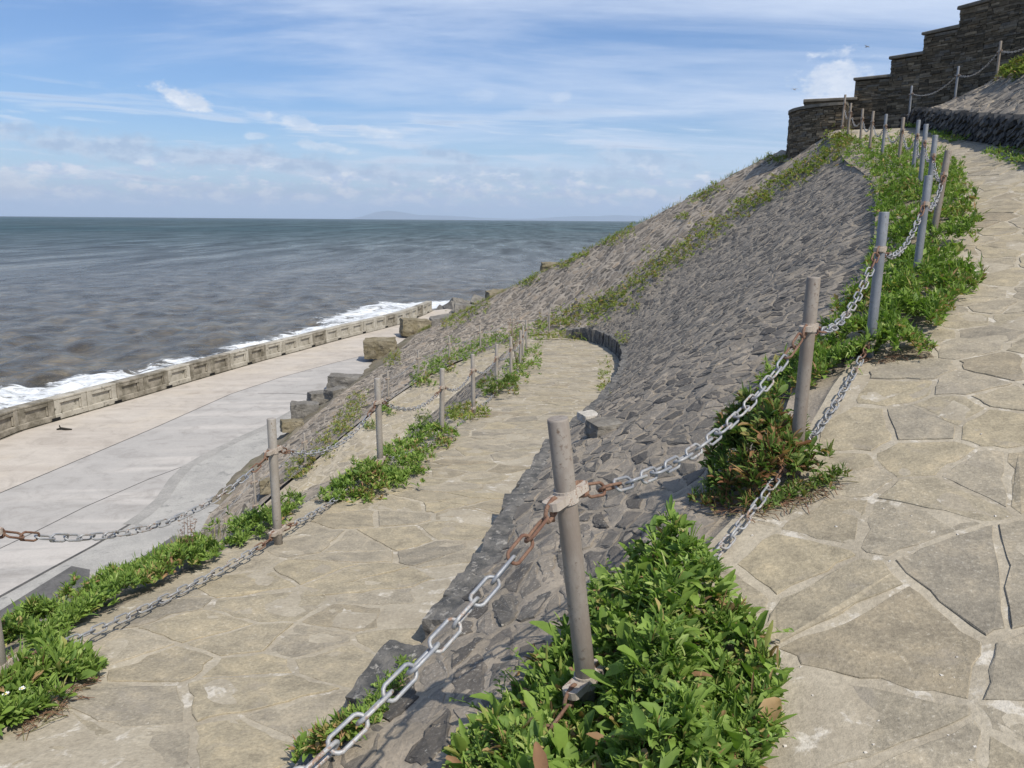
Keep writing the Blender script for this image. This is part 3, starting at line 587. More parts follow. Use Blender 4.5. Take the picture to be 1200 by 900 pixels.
# ---------------------------------------------------------------- sea wall with recessed panels
M_CONC = m_simple('weathered_concrete', (.30, .275, .225), (.42, .39, .33), 1.3, .9, .012, .2, c3=(.14, .13, .10), coords='pos', bsc=22)
M_CONCD = m_simple('stained_concrete', (.14, .125, .095), (.30, .27, .22), 2.1, .9, .015, .2, coords='pos', bsc=20)
M_HOLE = m_simple('drain_dark', (.012, .012, .012), (.02, .02, .02), 2., .9, .0, .1)
def build_seawall():
    P = [Vector((x, y)) for x, y in WL]; seg = 1.775
    # arclength resample, aligned on the drain at (-20.64, 31)
    L = [0.]
    for a, b in zip(P[:-1], P[1:]): L.append(L[-1]+(b-a).length)
    def pt(s):
        s = max(0, min(L[-1]-1e-4, s)); i = max(k for k in range(len(L)-1) if L[k] <= s); return P[i].lerp(P[i+1], (s-L[i])/(L[i+1]-L[i]))
    s0 = L[5] % seg
    root = empty('sea_wall', (WL[5][0], WL[5][1], ZP), 'long pale concrete sea wall with recessed panels between promenade and surf', 'sea wall')
    k = 0; s = s0
    base = Vector((WL[5][0], WL[5][1], ZP))
    while s+seg < L[-1]:
        a, b = pt(s), pt(s+seg); c = (a+b)/2; tg = (b-a).normalized(); nrm = Vector((tg.y, -tg.x)); ln = (b-a).length
        if c.y < 8: s += seg; k += 1; continue
        A = (*tg, 0); N = (*nrm, 0); Z = (0, 0, .82); mb = MB(); o3 = lambda du, dn, dz: (c.x+tg.x*du+nrm.x*dn-base.x, c.y+tg.y*du+nrm.y*dn-base.y, dz*.82)
        j = rng.random()*.012
        mb.box(o3(0, -.22, .55+j), A, N, Z, ln/2-.006, .20, .55)                 # core
        mb.box(o3(0, -.17, 1.14+j), A, N, Z, ln/2-.006, .27, .06)                # coping
        for sg in (-1, 1): mb.box(o3(sg*(ln/2-.16), .04, .62+j), A, N, Z, .14, .06, .46)   # piers
        mb.box(o3(0, .03, .98+j), A, N, Z, ln/2-.30, .05, .10); mb.box(o3(0, .05, .17+j), A, N, Z, ln/2-.01, .07, .15)
        for sg in (-1, 1): mb.box(o3(sg*(ln/2-.34), .02, .62), A, N, Z, .04, .035, .26)
        me = mb.mesh('wall_panel', M_CONC if rng.random() < .6 else M_CONCD); o = obj('wall_panel', me, root)
        if c.y < 60: bevel(o, .02, 1)
        if k % 2 == 0:
            mb2 = MB(); mb2.box(o3(ln/2, .128, .10), A, N, Z, .22, .006, .075); obj('drain_slot', mb2.mesh('drain_slot', M_HOLE), root)
        s += seg; k += 1
    # footing down to the sea bed on the outer side
    mb = MB()
    for i in range(len(P)-1):
        a, b = P[i], P[i+1]; c = (a+b)/2; tg = (b-a).normalized(); nrm = Vector((tg.y, -tg.x))
        mb.box((c.x-nrm.x*.25-base.x, c.y-nrm.y*.25-base.y, -2.0), (*tg, 0), (*nrm, 0), (0, 0, 1), (b-a).length/2+.02, .42, 1.99)
    obj('footing', mb.mesh('footing', M_CONCD), root)
build_seawall()
# ---------------------------------------------------------------- masonry
def m_masonry(name, stops, bd=.012):
    m, t, out = mat(name); a = t.attr('tint'); p = t.obj(); n = t.noise(p, 9, 5, .65); n2 = t.noise(p, 1.1, 3, .5)
    col = t.ramp(a, stops); col = t.mix(.85, col, t.ramp(n, [(.3, (.6, .6, .6)), (.7, (1.35, 1.32, 1.25))]), 'MULTIPLY')
    col = t.mix(.6, col, t.ramp(n2, [(.35, (.75, .75, .75)), (.65, (1.2, 1.2, 1.2))]), 'MULTIPLY')
    t.l.new(t.bsdf(col, .9, t.bump(n, bd), .2).outputs[0], out.inputs[0]); return m
M_WALL = m_masonry('wall_stone', [(0, (.065, .054, .04)), (.35, (.11, .088, .06)), (.65, (.165, .13, .088)), (.85, (.12, .11, .095)), (1, (.25, .20, .135))])
M_DRY = m_masonry('dark_stone', [(0, (.035, .037, .042)), (.5, (.065, .068, .075)), (.85, (.10, .10, .105)), (1, (.16, .155, .145))])
M_COPE = m_simple('coping_stone', (.12, .11, .09), (.19, .17, .14), 3., .9, .01, .2)
M_MORT = m_simple('dark_mortar', (.05, .045, .035), (.08, .07, .055), 5., .95, .01, .1)
def masonry(mb, pts, hfun, base, face=1, ch=(.055, .11), sl=(.16, .5), dep=.10, slant=0., jit=.012, prot=.02):
    """stones on the face of a wall over plan polyline pts [(x,y,z)], hfun(s)->height ; face=+1: stones to the right of travel"""
    P = [Vector(p) for p in pts]; L = [0.]
    for a, b in zip(P[:-1], P[1:]): L.append(L[-1]+(b-a).length)
    def pt(s):
        s = max(0, min(L[-1]-1e-4, s)); i = max(k for k in range(len(L)-1) if L[k] <= s); return P[i].lerp(P[i+1], (s-L[i])/(L[i+1]-L[i])), (P[i+1]-P[i]).normalized()
    z = 0.; hmax = max(hfun(s) for s in np.linspace(0, L[-1], 60))
    while z < hmax:
        h = random.uniform(*ch); s = -random.uniform(0, sl[1])
        while s < L[-1]:
            ln = random.uniform(*sl); c = s+ln/2; s2 = max(s, 0); e2 = min(s+ln, L[-1])
            if e2-s2 > .03:
                c = (s2+e2)/2; q, tg = pt(c)
                if z+h*.6 <= hfun(c):
                    hh = min(h, hfun(c)-z); T = Vector((tg.x, tg.y, tg.z)).normalized(); Np = Vector((tg.y, -tg.x, 0)).normalized()*face; Zu = Vector((0, 0, 1))
                    if slant: T = (T+Zu*slant).normalized()
                    pr = random.uniform(-prot, prot)
                    cc = q+Vector((0, 0, z+hh/2))+Np*pr-Vector(base)
                    mb.box(cc, T, Np, Zu, (e2-s2)/2-.005, dep, hh/2-.004, jit)
            s += ln
        z += h
# stepped wall climbing behind the highest path, ending in a round bastion
def build_stepped():
    root = empty('stepped_wall', (13., 31., 3.), 'tall dark stone wall climbing in steps at top right, ending in a round bastion', 'stone wall')
    b = Vector((13., 31., 3.))
    pl = [(11.35, 31.6), (13.0, 31.0), (13.94, 30.24), (14.62, 29.36), (15.23, 28.31), (15.66, 27.4), (16.1, 26.4), (16.5, 25.4), (16.95, 24.2), (17.3, 23.0), (17.5, 21.6), (17.6, 19.5), (17.5, 16.5), (17.2, 12.5), (16.8, 8), (16.2, 3)]
    tops = [4.62, 5.33, 5.95, 6.60, 7.20, 7.85, 8.5, 9.1, 9.7, 10.3, 10.9, 11.5, 12, 12.5, 13]
    for i, zt in enumerate(tops):
        a, c = Vector((*pl[i], 0)), Vector((*pl[i+1], 0)); tg = (c-a).normalized(); nr = Vector((tg.y, -tg.x, 0)); z0 = 2.3 if i < 3 else 3.
        near = i < 10
        mb = MB()
        if near: masonry(mb, [(a.x, a.y, z0), (c.x, c.y, z0)], lambda s: zt-z0-.06, b, 1, (.05, .10), (.15, .5), .07)
        o = obj('stonework', mb.mesh('stonework', M_WALL), root) if near else None
        m2 = MB(); mid = (a+c)/2; m2.box((mid.x-nr.x*.30-b.x, mid.y-nr.y*.30-b.y, (z0+zt)/2-b.z-.04), tg, nr, (0, 0, 1), (c-a).length/2+.04, .25 if near else .33, (zt-z0)/2-.02)
        obj('wall_core', m2.mesh('wall_core', M_MORT), root)
        m3 = MB(); m3.box((mid.x-nr.x*.22-b.x, mid.y-nr.y*.22-b.y, zt-b.z), tg, nr, (0, 0, 1), (c-a).length/2+.08, .36, .055, .02)
        bevel(obj('coping', m3.mesh('coping', M_COPE), root), .02, 1)
    # bastion
    cx, cy, r = 12.25, 29.7, 1.95; th = [math.radians(a) for a in range(246, 110, -8)]      # compass: from the front, round the left, to the back
    arc = [(cx+r*math.cos(a), cy+r*math.sin(a), 1.6) for a in th]
    mb = MB(); masonry(mb, arc, lambda s: 2.36, b, -1, (.05, .09), (.14, .4), .07); obj('stonework', mb.mesh('stonework', M_WALL), root)
    m2 = MB(); m3 = MB()
    for (x0, y0, _), (x1, y1, _) in zip(arc[:-1], arc[1:]):
        tg = Vector((x1-x0, y1-y0, 0)); l = tg.length; tg.normalize(); nr = Vector((-tg.y, tg.x, 0)); c = Vector(((x0+x1)/2, (y0+y1)/2, 0))
        m2.box(c-nr*.28+Vector((0, 0, 2.75))-b, tg, nr, (0, 0, 1), l/2+.03, .24, 1.18); m3.box(c-nr*.18+Vector((0, 0, 4.02))-b, tg, nr, (0, 0, 1), l/2+.015, .30, .05, .006)
    obj('wall_core', m2.mesh('wall_core', M_MORT), root); obj('coping', m3.mesh('coping', M_COPE), root)
build_stepped()
# terrace ground behind the stepped wall
flatm = m_simple('terrace_turf', (.07, .09, .03), (.12, .12, .05), 1., .95, .03, .2, coords='pos')
loft('hills', [(10.7, 27.9, 2.9), (10.8, 33.1, 2.55), (13, 36, 2.3)], [(14, 27.9, 3.02), (13.5, 33, 2.9), (18, 34, 3)], 20, 10, M_BARE, .02)
# low dark retaining wall right of the upper path
root = empty('retaining_wall', tuple(AR[10]), 'low black slanting stone wall along the right of the upper path, in shade', 'stone wall')
mb = MB(); rl = [tuple(p) for p in crom(off(AR4, -.0), 90)]
masonry(mb, rl, lambda s: WTOP+.02, AR[10], -1, (.05, .10), (.15, .45), .11, -.30, .03, .05); obj('stonework', mb.mesh('stonework', M_DRY), root)
mb = MB()
for a, c in zip(rl[:-1], rl[1:]):
    a, c = Vector(a), Vector(c); tg = (c-a); l = tg.length; tg.normalize(); nr = Vector((tg.y, -tg.x, 0)).normalized(); mid = (a+c)/2+nr*.14+Vector((0, 0, WTOP/2-.06))-Vector(AR[10])
    mb.box(mid, tg, nr, (0, 0, 1), l/2+.02, .1, WTOP/2)
obj('wall_core', mb.mesh('wall_core', M_MORT), root)
# kerb of dark blocks between the lower path and the slope
M_KERB = m_simple('kerb_block_stone', (.07, .07, .068), (.17, .16, .145), 7., .9, .02, .25, c3=(.32, .30, .27), coords='pos', bsc=90, detail=10)
def rock(name, c, size, rz=0., tilt=(0, 0), m=None, parent=None, seed=0, sub=3, rough=.10, crack=True, sq=.75):
    import bmesh
    bm = bmesh.new(); bmesh.ops.create_cube(bm, size=2.); bmesh.ops.subdivide_edges(bm, edges=bm.edges[:], cuts=2**sub-1, use_grid_fill=True)
    for v in bm.verts:
        p = v.co.copy(); ln = p.normalized(); p = p.lerp(ln*1.2, 1-sq); k = Vector(p)+Vector((seed*7.3, seed*3.1, seed))
        d = noise.fractal(k*1.1, 1., 2., 5)*rough+(noise.voronoi(k*1.3)[0][0]-.4)*rough*.9; v.co = p*(1+d)
        v.co = Vector((v.co.x*size[0]/2, v.co.y*size[1]/2, v.co.z*size[2]/2))
    me = bpy.data.meshes.new(name); bm.to_mesh(me); bm.free(); me.materials.append(m); 
    o = bpy.data.objects.new(name, me); link(o, parent); o.location = c; o.rotation_euler = (tilt[0], tilt[1], rz); return o
kp = empty('stone_kerb', BRr[3], 'row of dark stone blocks edging the right side of the lower path', 'kerb')
rail = crom(BRr[1:], 400); Ls = np.concatenate([[0], np.cumsum(np.linalg.norm(np.diff(rail, axis=0), axis=1))]); khr = np.interp(np.linspace(1, 12, 400), np.arange(13), kh)
bend = crom([(3.1, 26.6, -4.0), (2.9, 27.3, -4.02), (2.3, 27.9, -4.05), (1.4, 28.2, -4.08), (.6, 28.3, -4.12)], 13)
for k_ in range(7): q_ = (bend[k_]+bend[k_+1])/2; d_ = bend[k_+1]-bend[k_]; rock('kerb_block', Vector(q_)+Vector((0, 0, random.uniform(-.06, .04)))-Vector(BRr[3]), (np.linalg.norm(d_)*.98, random.uniform(.25, .36), random.uniform(.30, .5)), math.atan2(d_[1], d_[0])+random.uniform(-.15, .15), (random.uniform(-.1, .1), 0), M_KERB, kp, k_+50, 2, .09, sq=.85)
s = .2; i_ = 0
while s < Ls[-1]-.3 and i_ < 86:
    ln = random.uniform(.24, .5); c = s+ln/2; q = [np.interp(c, Ls, rail[:, k]) for k in range(3)]; q2 = [np.interp(c+.05, Ls, rail[:, k]) for k in range(3)]
    if c < 3.4 and random.random() < .55: s += ln; continue
    h = np.interp(c, Ls, khr); tg = Vector(q2)-Vector(q); az = math.atan2(tg.y, tg.x)
    nr = Vector((tg.y, -tg.x, 0)).normalized()
    hh = h+random.uniform(.02, .07)
    o = rock('kerb_block', Vector(q)+nr*.12+Vector((0, 0, hh/2-.05))-Vector(BRr[3]), (ln*1.0, random.uniform(.16, .26), hh+.1), az+random.uniform(-.1, .1), (random.uniform(-.1, .1), random.uniform(-.08, .08)), M_KERB, kp, i_, 2 if c > 4 else 4, .09, sq=.86)
    s += ln; i_ += 1
# ---------------------------------------------------------------- posts and chains
def m_metal(name, c1, c2, c3, rough=.6, metal=.0, sc=6.):
    m, t, out = mat(name); p = t.obj(); q = t.v('MULTIPLY', p, (1, 1, .35)); n = t.noise(q, sc, 6, .7); n2 = t.noise(p, sc*9, 4, .75)
    col = t.mix(t.ss(n, .38, .62), c1, c2); col = t.mix(t.ss(t.m('ADD', t.m('MULTIPLY', n2, .45), t.m('MULTIPLY', n, .55)), .52, .62), col, c3)
    t.l.new(t.bsdf(col, t.mr(n, .3, .7, rough-.1, rough+.15), t.bump(n2, .0015), .4, metal).outputs[0], out.inputs[0]); return m
M_PIPE_B = m_metal('weathered_tube', (.20, .165, .135), (.27, .24, .205), (.12, .085, .06), .65)
M_PIPE_G = m_metal('grey_tube', (.17, .18, .20), (.235, .25, .27), (.13, .12, .11), .5)
M_PIPE_T = m_metal('pale_tube', (.27, .24, .205), (.34, .315, .28), (.18, .14, .10), .6)
M_BRK = m_metal('pale_bracket', (.33, .28, .23), (.43, .385, .33), (.22, .13, .085), .7, sc=14)
M_RUST = m_metal('rust', (.13, .065, .042), (.22, .135, .09), (.07, .04, .03), .85, sc=20)
M_GALV = m_metal('galvanised_link', (.25, .26, .28), (.38, .38, .37), (.26, .17, .12), .5, .3, sc=7)
def me_pipe(m, H=1.03):
    mb = MB(); r = .034
    mb.tube([(0, 0, -.12), (0, 0, .3), (0, 0, .6), (0, 0, H-.006), (0, 0, H)], [r, r, r, r, r*.93], 20); me = mb.mesh('tube', m, True)
    return me
PIPE = {k: me_pipe(v) for k, v in (('B', M_PIPE_B), ('G', M_PIPE_G), ('T', M_PIPE_T))}
for me in PIPE.values():
    for p in me.polygons:
        if abs(p.normal.z) > .7: p.use_smooth = False
def stadium_plate(L, W, T):
    out = []; n = 6
    for k in range(n+1): a = -math.pi/2+math.pi*k/n; out.append((L/2-W/2*.6+W/2*.6*math.cos(a), W/2*math.sin(a)))
    for k in range(n+1): a = math.pi/2+math.pi*k/n; out.append((-L/2+W/2*.6+W/2*.6*math.cos(a), W/2*math.sin(a)))
    N = len(out); V = [(x, y, -T/2) for x, y in out]+[(x, y, T/2) for x, y in out]
    return V, [list(range(N))[::-1], [N+i for i in range(N)]]+[[i, (i+1) % N, N+(i+1) % N, N+i] for i in range(N)]
mbp = MB(); mbp.add(*stadium_plate(.205, .062, .026)); mbp.tube([(0, 0, -.022), (0, 0, .022)], .0385, 20); BRK = mbp.mesh('bracket', M_BRK)
def ring(c, ex, ey, a, b, w, nS=14, nT=7):
    """elongated chain link centred c, long axis ex half length a, short axis ey half width b, wire radius w"""
    ex, ey, c = Vector(ex).normalized(), Vector(ey).normalized(), Vector(c); ez = ex.cross(ey); V = []; st = a-b
    for i in range(nS):
        t = 2*math.pi*i/nS; cx = math.cos(t); sx = math.sin(t); q = Vector((cx*b+(st if cx > 1e-6 else -st if cx < -1e-6 else 0), sx*b, 0)); nrm = Vector((cx, sx, 0))
        for j in range(nT):
            f = 2*math.pi*j/nT; o_ = nrm*math.cos(f)*w; V.append(c+ex*(q.x+o_.x)+ey*(q.y+o_.y)+ez*math.sin(f)*w)
    F = [[i*nT+j, ((i+1) % nS)*nT+j, ((i+1) % nS)*nT+(j+1) % nT, i*nT+(j+1) % nT] for i in range(nS) for j in range(nT)]
    return [tuple(v) for v in V], F
ms = MB(); ms.add(*ring((.088, 0, -.012), (1, 0, -.35), (0, 0, 1), .036, .024, .0075, 14, 8)); SHK_R = ms.mesh('shackle', M_RUST, True)
ms = MB(); ms.add(*ring((-.088, 0, -.012), (1, 0, .35), (0, 0, 1), .036, .024, .0075, 14, 8)); ms.tube([(-.088, 0, .012), (-.088, 0, -.05)], .007, 8); SHK_L = ms.mesh('shackle', M_RUST, True)
ZU, ZL = .775, .12
def post(name, loc, lean, dirv, kind, label, group, H=1.0):
    root = empty(name, loc, label, 'post', group)
    z = (Vector((0, 0, 1))+Vector((lean[0], lean[1], 0))).normalized(); x = Vector((dirv[0], dirv[1], 0)); x = (x-z*x.dot(z)).normalized(); y = z.cross(x)
    root.matrix_world = Matrix.Translation(loc) @ Matrix((x, y, z)).transposed().to_4x4() @ Matrix.Rotation(0, 4, 'X')
    sc = H/1.0
    p = obj('tube', PIPE[kind], root); p.scale = (1, 1, sc)
    ends = {}
    for nm, h in (('upper', ZU), ('lower', ZL)):
        b = obj('bracket', BRK, root); b.location = (0, 0, h*sc); b.rotation_euler = (random.uniform(-.05, .05), random.uniform(-.06, .06), random.uniform(-.08, .08))
        for sm in (SHK_L, SHK_R): o = obj('shackle', sm, b)
        for sgn in (-1, 1): ends[(nm, sgn)] = Vector(loc)+z*(h*sc-.03)+x*(sgn*.125)
    return ends
LW, LH, PITCHL, WR = .0220, .054, .089, .0057
def chain(a, b, sag, label, group, res=(12, 6), rust=2, nm='chain'):
    a, b = Vector(a), Vector(b); Ls_ = (b-a).length*(1+2.67*(sag/(b-a).length)**2); n = max(4, round(Ls_/PITCHL)); up = Vector((0, 0, 1)); tw = random.uniform(0, 3.)
    def q(t): return a.lerp(b, t)-up*(4*sag*t*(1-t))
    mid = q(.5); root_loc = a
    mb = MB(); ends_ = [MB(), MB()]
    for i in range(n):
        t = (i+.5)/n; c = q(t); tg = (q(min(1, t+.02))-q(max(0, t-.02))).normalized(); s = tg.cross(up).normalized(); w = s.cross(tg)
        ang = tw+(math.pi/2 if i % 2 else 0)+.25*math.sin(i*.9); ey = s*math.cos(ang)+w*math.sin(ang)
        Vr, Fr = ring(c-root_loc, tg, ey, LH, LW, WR, *res)
        (ends_[0] if i < rust else ends_[1] if i >= n-rust else mb).add(Vr, Fr)
    o = obj(nm, mb.mesh('chain', M_GALV, True)); o.location = root_loc; props(o, label, 'chain', group)
    for e_ in ends_:
        if e_.n: obj('rusty_end', e_.mesh('rusty_end', M_RUST, True), o)
    return o
ORD = ['first', 'second', 'third', 'fourth', 'fifth', 'sixth', 'seventh', 'eighth', 'ninth', 'tenth', 'eleventh', 'twelfth', 'thirteenth', 'fourteenth', 'fifteenth', 'sixteenth']
def fence(P, kinds, leans, desc, where, grp, sagU=.13, sagL=.05, near=4, labels=None, Hs=None, rust=2, chl=None, first=0):
    n = len(P); E = []
    for i in range(n):
        a = Vector(P[max(0, i-1)]); b = Vector(P[min(n-1, i+1)]); d = (b-a)
        lb = (labels or {}).get(i) or f'{desc[kinds[i]]} post, {ORD[i+first]} {where}'
        E.append(post('fence_post', Vector(P[i]), leans.get(i, (random.uniform(-.02, .02), random.uniform(-.02, .02))), d, kinds[i], lb, 'posts '+grp, (Hs or {}).get(i, 1.)))
    for i in range(n-1):
        for nm, sg in (('upper', sagU), ('lower', sagL)):
            l = (Vector(P[i+1])-Vector(P[i])).length; s_ = sg[i] if isinstance(sg, (list, tuple)) else sg
            chain(E[i][(nm, 1)], E[i+1][(nm, -1)], s_, (chl or {}).get((i, nm)) or f'{nm} chain from {ORD[i+first]} to {ORD[i+1+first]} post {where}', f'{nm} chains '+grp, (14, 7) if i < near else (8, 4), rust)
    return E
DA = {'B': 'brown weathered tube', 'G': 'blue-grey galvanised tube', 'T': 'pale grey-brown tube'}
kA = ['B', 'B', 'B', 'G', 'G', 'B', 'G', 'G', 'G', 'B', 'G', 'B', 'B', 'B', 'B']
labA = {0: 'post beside the photographer, below the leaning post', 1: 'thick brown leaning tube post in the foreground, its foot in the big leafy clump', 2: 'brown tube post rising from the small dark leafy clump beside the upper path',
        3: 'blue-grey tube post in front of the long green verge, right of the slope', 5: 'slightly tilted pinkish brown post on the edge of the upper path behind the blue-grey ones',
        14: 'tall dark post at the end of the fence, against the round bastion'}
fence(PA, kA, {1: (-.125, -.01), 5: (.06, 0), 2: (.01, 0), 3: (.0, 0)}, DA, 'on the upper path fence, counted uphill', 'of the upper path fence', [.10, .17, .16, .17, .13, .12, .12]+[.28]*7, [.05, .06, .05, .06]+[.05]*10, 5, labA, {14: 1.05}, first=-1, chl={(0, 'upper'): 'nearest thick chain running from the leaning post to the bottom picture edge', (0, 'lower'): 'short chain end dropping from the foot bracket of the leaning post'})
PB = [(-2.425, 3.28, -2.22), (-1.84, 5.68, -2.53), (-1.43, 8.02, -2.69), (-.965, 10.2, -3.0), (-.64, 12.5, -3.2), (-.31, 14.7, -3.38), (-.02, 17.0, -3.58), (.20, 19.2, -3.75), (.30, 21.4, -3.93), (.45, 23.8, -4.07)]
labB = {1: 'largest pale tube post in the left foreground, at the edge of the lower path', 9: 'farthest pale post at the bend of the lower path'}
fence(PB, ['T']*10, {}, DA, 'on the lower path fence, counted from bottom left', 'of the lower path fence', [.22, .20, .16, .14, .14, .12, .12, .12, .12], .05, 3, labB)
# lowest fence, along the seaward side of the switchback
def onC(px, pyb, Y): p = at(px, pyb, Y); p.z = ground(p.x, p.y); return tuple(p)
PC = [(-9.0, 15.0, -8.72), (-8.05, 17.4, -8.2), (-6.9, 19.6, -7.6), (-5.97, 21.3, -7.1), (-4.95, 23.1, -6.45), (-4.1, 24.8, -5.85), (-3.25, 26.2, -5.4), (-2.3, 27.6, -5.0), (-1.2, 28.7, -4.65), (.0, 29.3, -4.35), (1.4, 29.2, -4.25)]
PC = [(x, y, ground(x, y, z+1.5)-.02) for x, y, z in PC]
fence(PC, ['T']*11, {}, DA, 'on the lowest fence, counted from the promenade', 'of the lowest fence', .12, .05, 0, {10: 'short pale post standing alone in the green strip beyond the bend'}, rust=0)
PD = [(13.2, 27.0, 3.43), (13.3, 24.5, 3.58), (13.0, 22.0, 3.75), (12.85, 19.6, 3.92)]
fence(PD, ['G', 'G', 'B', 'B'], {}, DA, 'before the stepped wall, counted from the bastion', 'of the highest fence', .22, .05, 0, rust=0)
# ---------------------------------------------------------------- boulders below the far slope
M_SAND = m_simple('sandstone_block', (.15, .125, .075), (.25, .215, .15), 1.6, .9, .04, .2, c3=(.09, .08, .06), bsc=14)
M_GRIT = m_simple('grey_boulder', (.13, .12, .105), (.22, .205, .18), 1.6, .9, .04, .2, c3=(.09, .085, .075), bsc=14)
RK = [(487, 398, 58.5, (3.3, 2.6, 1.9), .3, M_SAND, 'large square brown block nearest the far end of the promenade'),
      (446, 432, 48.0, (2.9, 2.2, 1.7), .1, M_SAND, 'square brown block beside the promenade with grass on its right'),
      (405, 460, 39.5, (2.5, 1.7, 1.1), -.1, M_GRIT, 'flat grey boulder with a pale broken face beside the promenade'),
      (376, 478, 35.5, (1.5, 1.2, 1.0), .5, M_GRIT, 'small tilted grey slab of rock beside the kerb strip'),
      (358, 498, 32.2, (1.5, 1.2, 1.0), .2, M_GRIT, 'rounded grey rock with a dark hollow under it'),
      (343, 517, 29.5, (1.1, .9, .6), .4, M_SAND, 'low reddish brown rock at the corner of the gravel area'),
      (520, 378, 64, (3.0, 2.2, 1.2), .2, M_GRIT, 'flat grey rock half buried in the bank behind the square block'),
      (545, 356, 72, (3.4, 2.4, 1.6), .1, M_GRIT, 'brown rock at the end of the sea wall by the surf'),
      (583, 341, 76, (3.6, 2.4, 1.9), .3, M_SAND, 'squarish brown rock against the white surf'),
      (645, 313, 60, (1.9, 1.6, .9), .1, M_SAND, 'small square brown rock on the skyline of the far slope'),
      (318, 600, 20.5, (.7, .5, .5), .3, M_SAND, 'pinkish rock beside the rusty brown scrub'),
      (395, 485, 34.5, (1.2, .9, .6), .9, M_GRIT, 'little dark rock between slab and grass below the slope')]
for i, (px, py, Y, sz, rz, m_, lb) in enumerate(RK):
    p = at(px, py, Y); g = ground(p.x, p.y)
    p.z = max(g, ZP)+sz[2]*.36 if i not in (7, 8, 9) else p.z
    if i in (7, 8): p.z = at(px, py+8, Y).z-.3; sz = (sz[0]*.8, sz[1], sz[2]*1.4)
    sz = tuple(q*(.66 if i < 3 else .75) for q in sz)
    o = rock('boulder', p, sz, rz, (random.uniform(-.08, .08), random.uniform(-.08, .08)), m_, None, i+11, 4, .10, sq=.9); props(o, lb, 'rock', 'rocks below the slope')
# rubble shore beyond the end of the wall (rocks too many to tell apart)
mb = MB()
for k in range(170):
    t_ = random.random(); x = -8.2+t_*12+random.gauss(0, 1.2); y = 76+random.gauss(0, 4)+t_*2; zz = ZS+.3+random.random()*1.6*(1 if x > -6 else .4); s_ = random.uniform(.4, 1.1)
    A = Vector((random.gauss(0, 1), random.gauss(0, 1), random.gauss(0, .3))).normalized(); B = A.orthogonal().normalized(); mb.box((x, y, zz), A, B, A.cross(B), s_, s_*.7, s_*.6, s_*.5)
o = obj('rubble', mb.mesh('rubble', M_GRIT)); props(o, 'heap of grey rocks at the waterline past the sea wall', 'rocks', kind='stuff'); bevel(o, .08, 1)
# dark stone end blocks below the lower path
M_DKTOP = m_simple('dark_slab_stone', (.085, .083, .08), (.13, .125, .12), 2., .9, .01, .2, coords='pos', bsc=20)
for k, (pts, lb) in enumerate([(((-30, 735), (84, 664), (104, 668), (95, 730), (30, 775)), 'dark flat stone slab below the verge at far left'), (((150, 665), (204, 628), (226, 630), (215, 668), (170, 700)), 'second dark flat stone slab below the verge, nearer the middle')]):
    Q = [onz(a, b_, ZP+.16) for a, b_ in pts]; n = len(Q); V = [(q.x, q.y, ZP+.16) for q in Q]+[(q.x, q.y, ZP-.1) for q in Q]
    o = obj('stone_slab', mesh_np('stone_slab', np.array(V), [list(range(n))]+[[i, (i+1) % n, n+(i+1) % n, n+i] for i in range(n)], M_DKTOP)); props(o, lb, 'stone slab'); bevel(o, .03, 1)
# ---------------------------------------------------------------- vegetation
def m_leaf(name, stops, rough=.6, tr=.28, spec=.22):
    m, t, out = mat(name); a = t.attr('tint'); n = t.noise(t.obj(), 30, 3, .6)
    col = t.ramp(a, stops); col = t.mix(.5, col, t.ramp(n, [(.3, (.75, .75, .75)), (.7, (1.25, 1.25, 1.2))]), 'MULTIPLY')
    b = t.bsdf(col, rough, None, spec); tl = t.new('ShaderNodeBsdfTranslucent'); t.put(tl.inputs[0], t.v('MULTIPLY', col, (1.1, 1.35, .6)))
    mx = t.new('ShaderNodeMixShader'); mx.inputs[0].default_value = tr; t.l.new(b.outputs[0], mx.inputs[1]); t.l.new(tl.outputs[0], mx.inputs[2]); t.l.new(mx.outputs[0], out.inputs[0]); return m
GR = [(0, (.26, .14, .08)), (.05, (.42, .29, .14)), (.08, (.38, .35, .13)), (.14, (.21, .29, .06)), (.30, (.10, .175, .045)), (.45, (.15, .235, .045)), (.7, (.205, .30, .06)), (.9, (.27, .37, .10)), (1, (.44, .48, .20))]
M_LEAF = m_leaf('leaf_green', GR)
M_LEAFD = m_leaf('leaf_olive', [(0, (.20, .09, .05)), (.08, (.32, .19, .09)), (.14, (.24, .20, .07)), (.3, (.13, .18, .045)), (.75, (.12, .20, .045)), (1, (.26, .31, .10))])
M_LEAFY = m_leaf('leaf_yellow', [(0, (.24, .13, .06)), (.1, (.34, .27, .10)), (.4, (.22, .26, .06)), (.8, (.16, .24, .05)), (1, (.36, .36, .13))])
M_GRASS = m_leaf('grass_blades', [(0, (.30, .24, .12)), (.35, (.26, .24, .10)), (.55, (.12, .17, .04)), (1, (.17, .22, .06))], .55)
M_DRYV = m_leaf('dead_scrub', [(0, (.17, .09, .06)), (.5, (.22, .135, .085)), (.8, (.20, .17, .10)), (1, (.13, .13, .05))], .8, .1, .1)
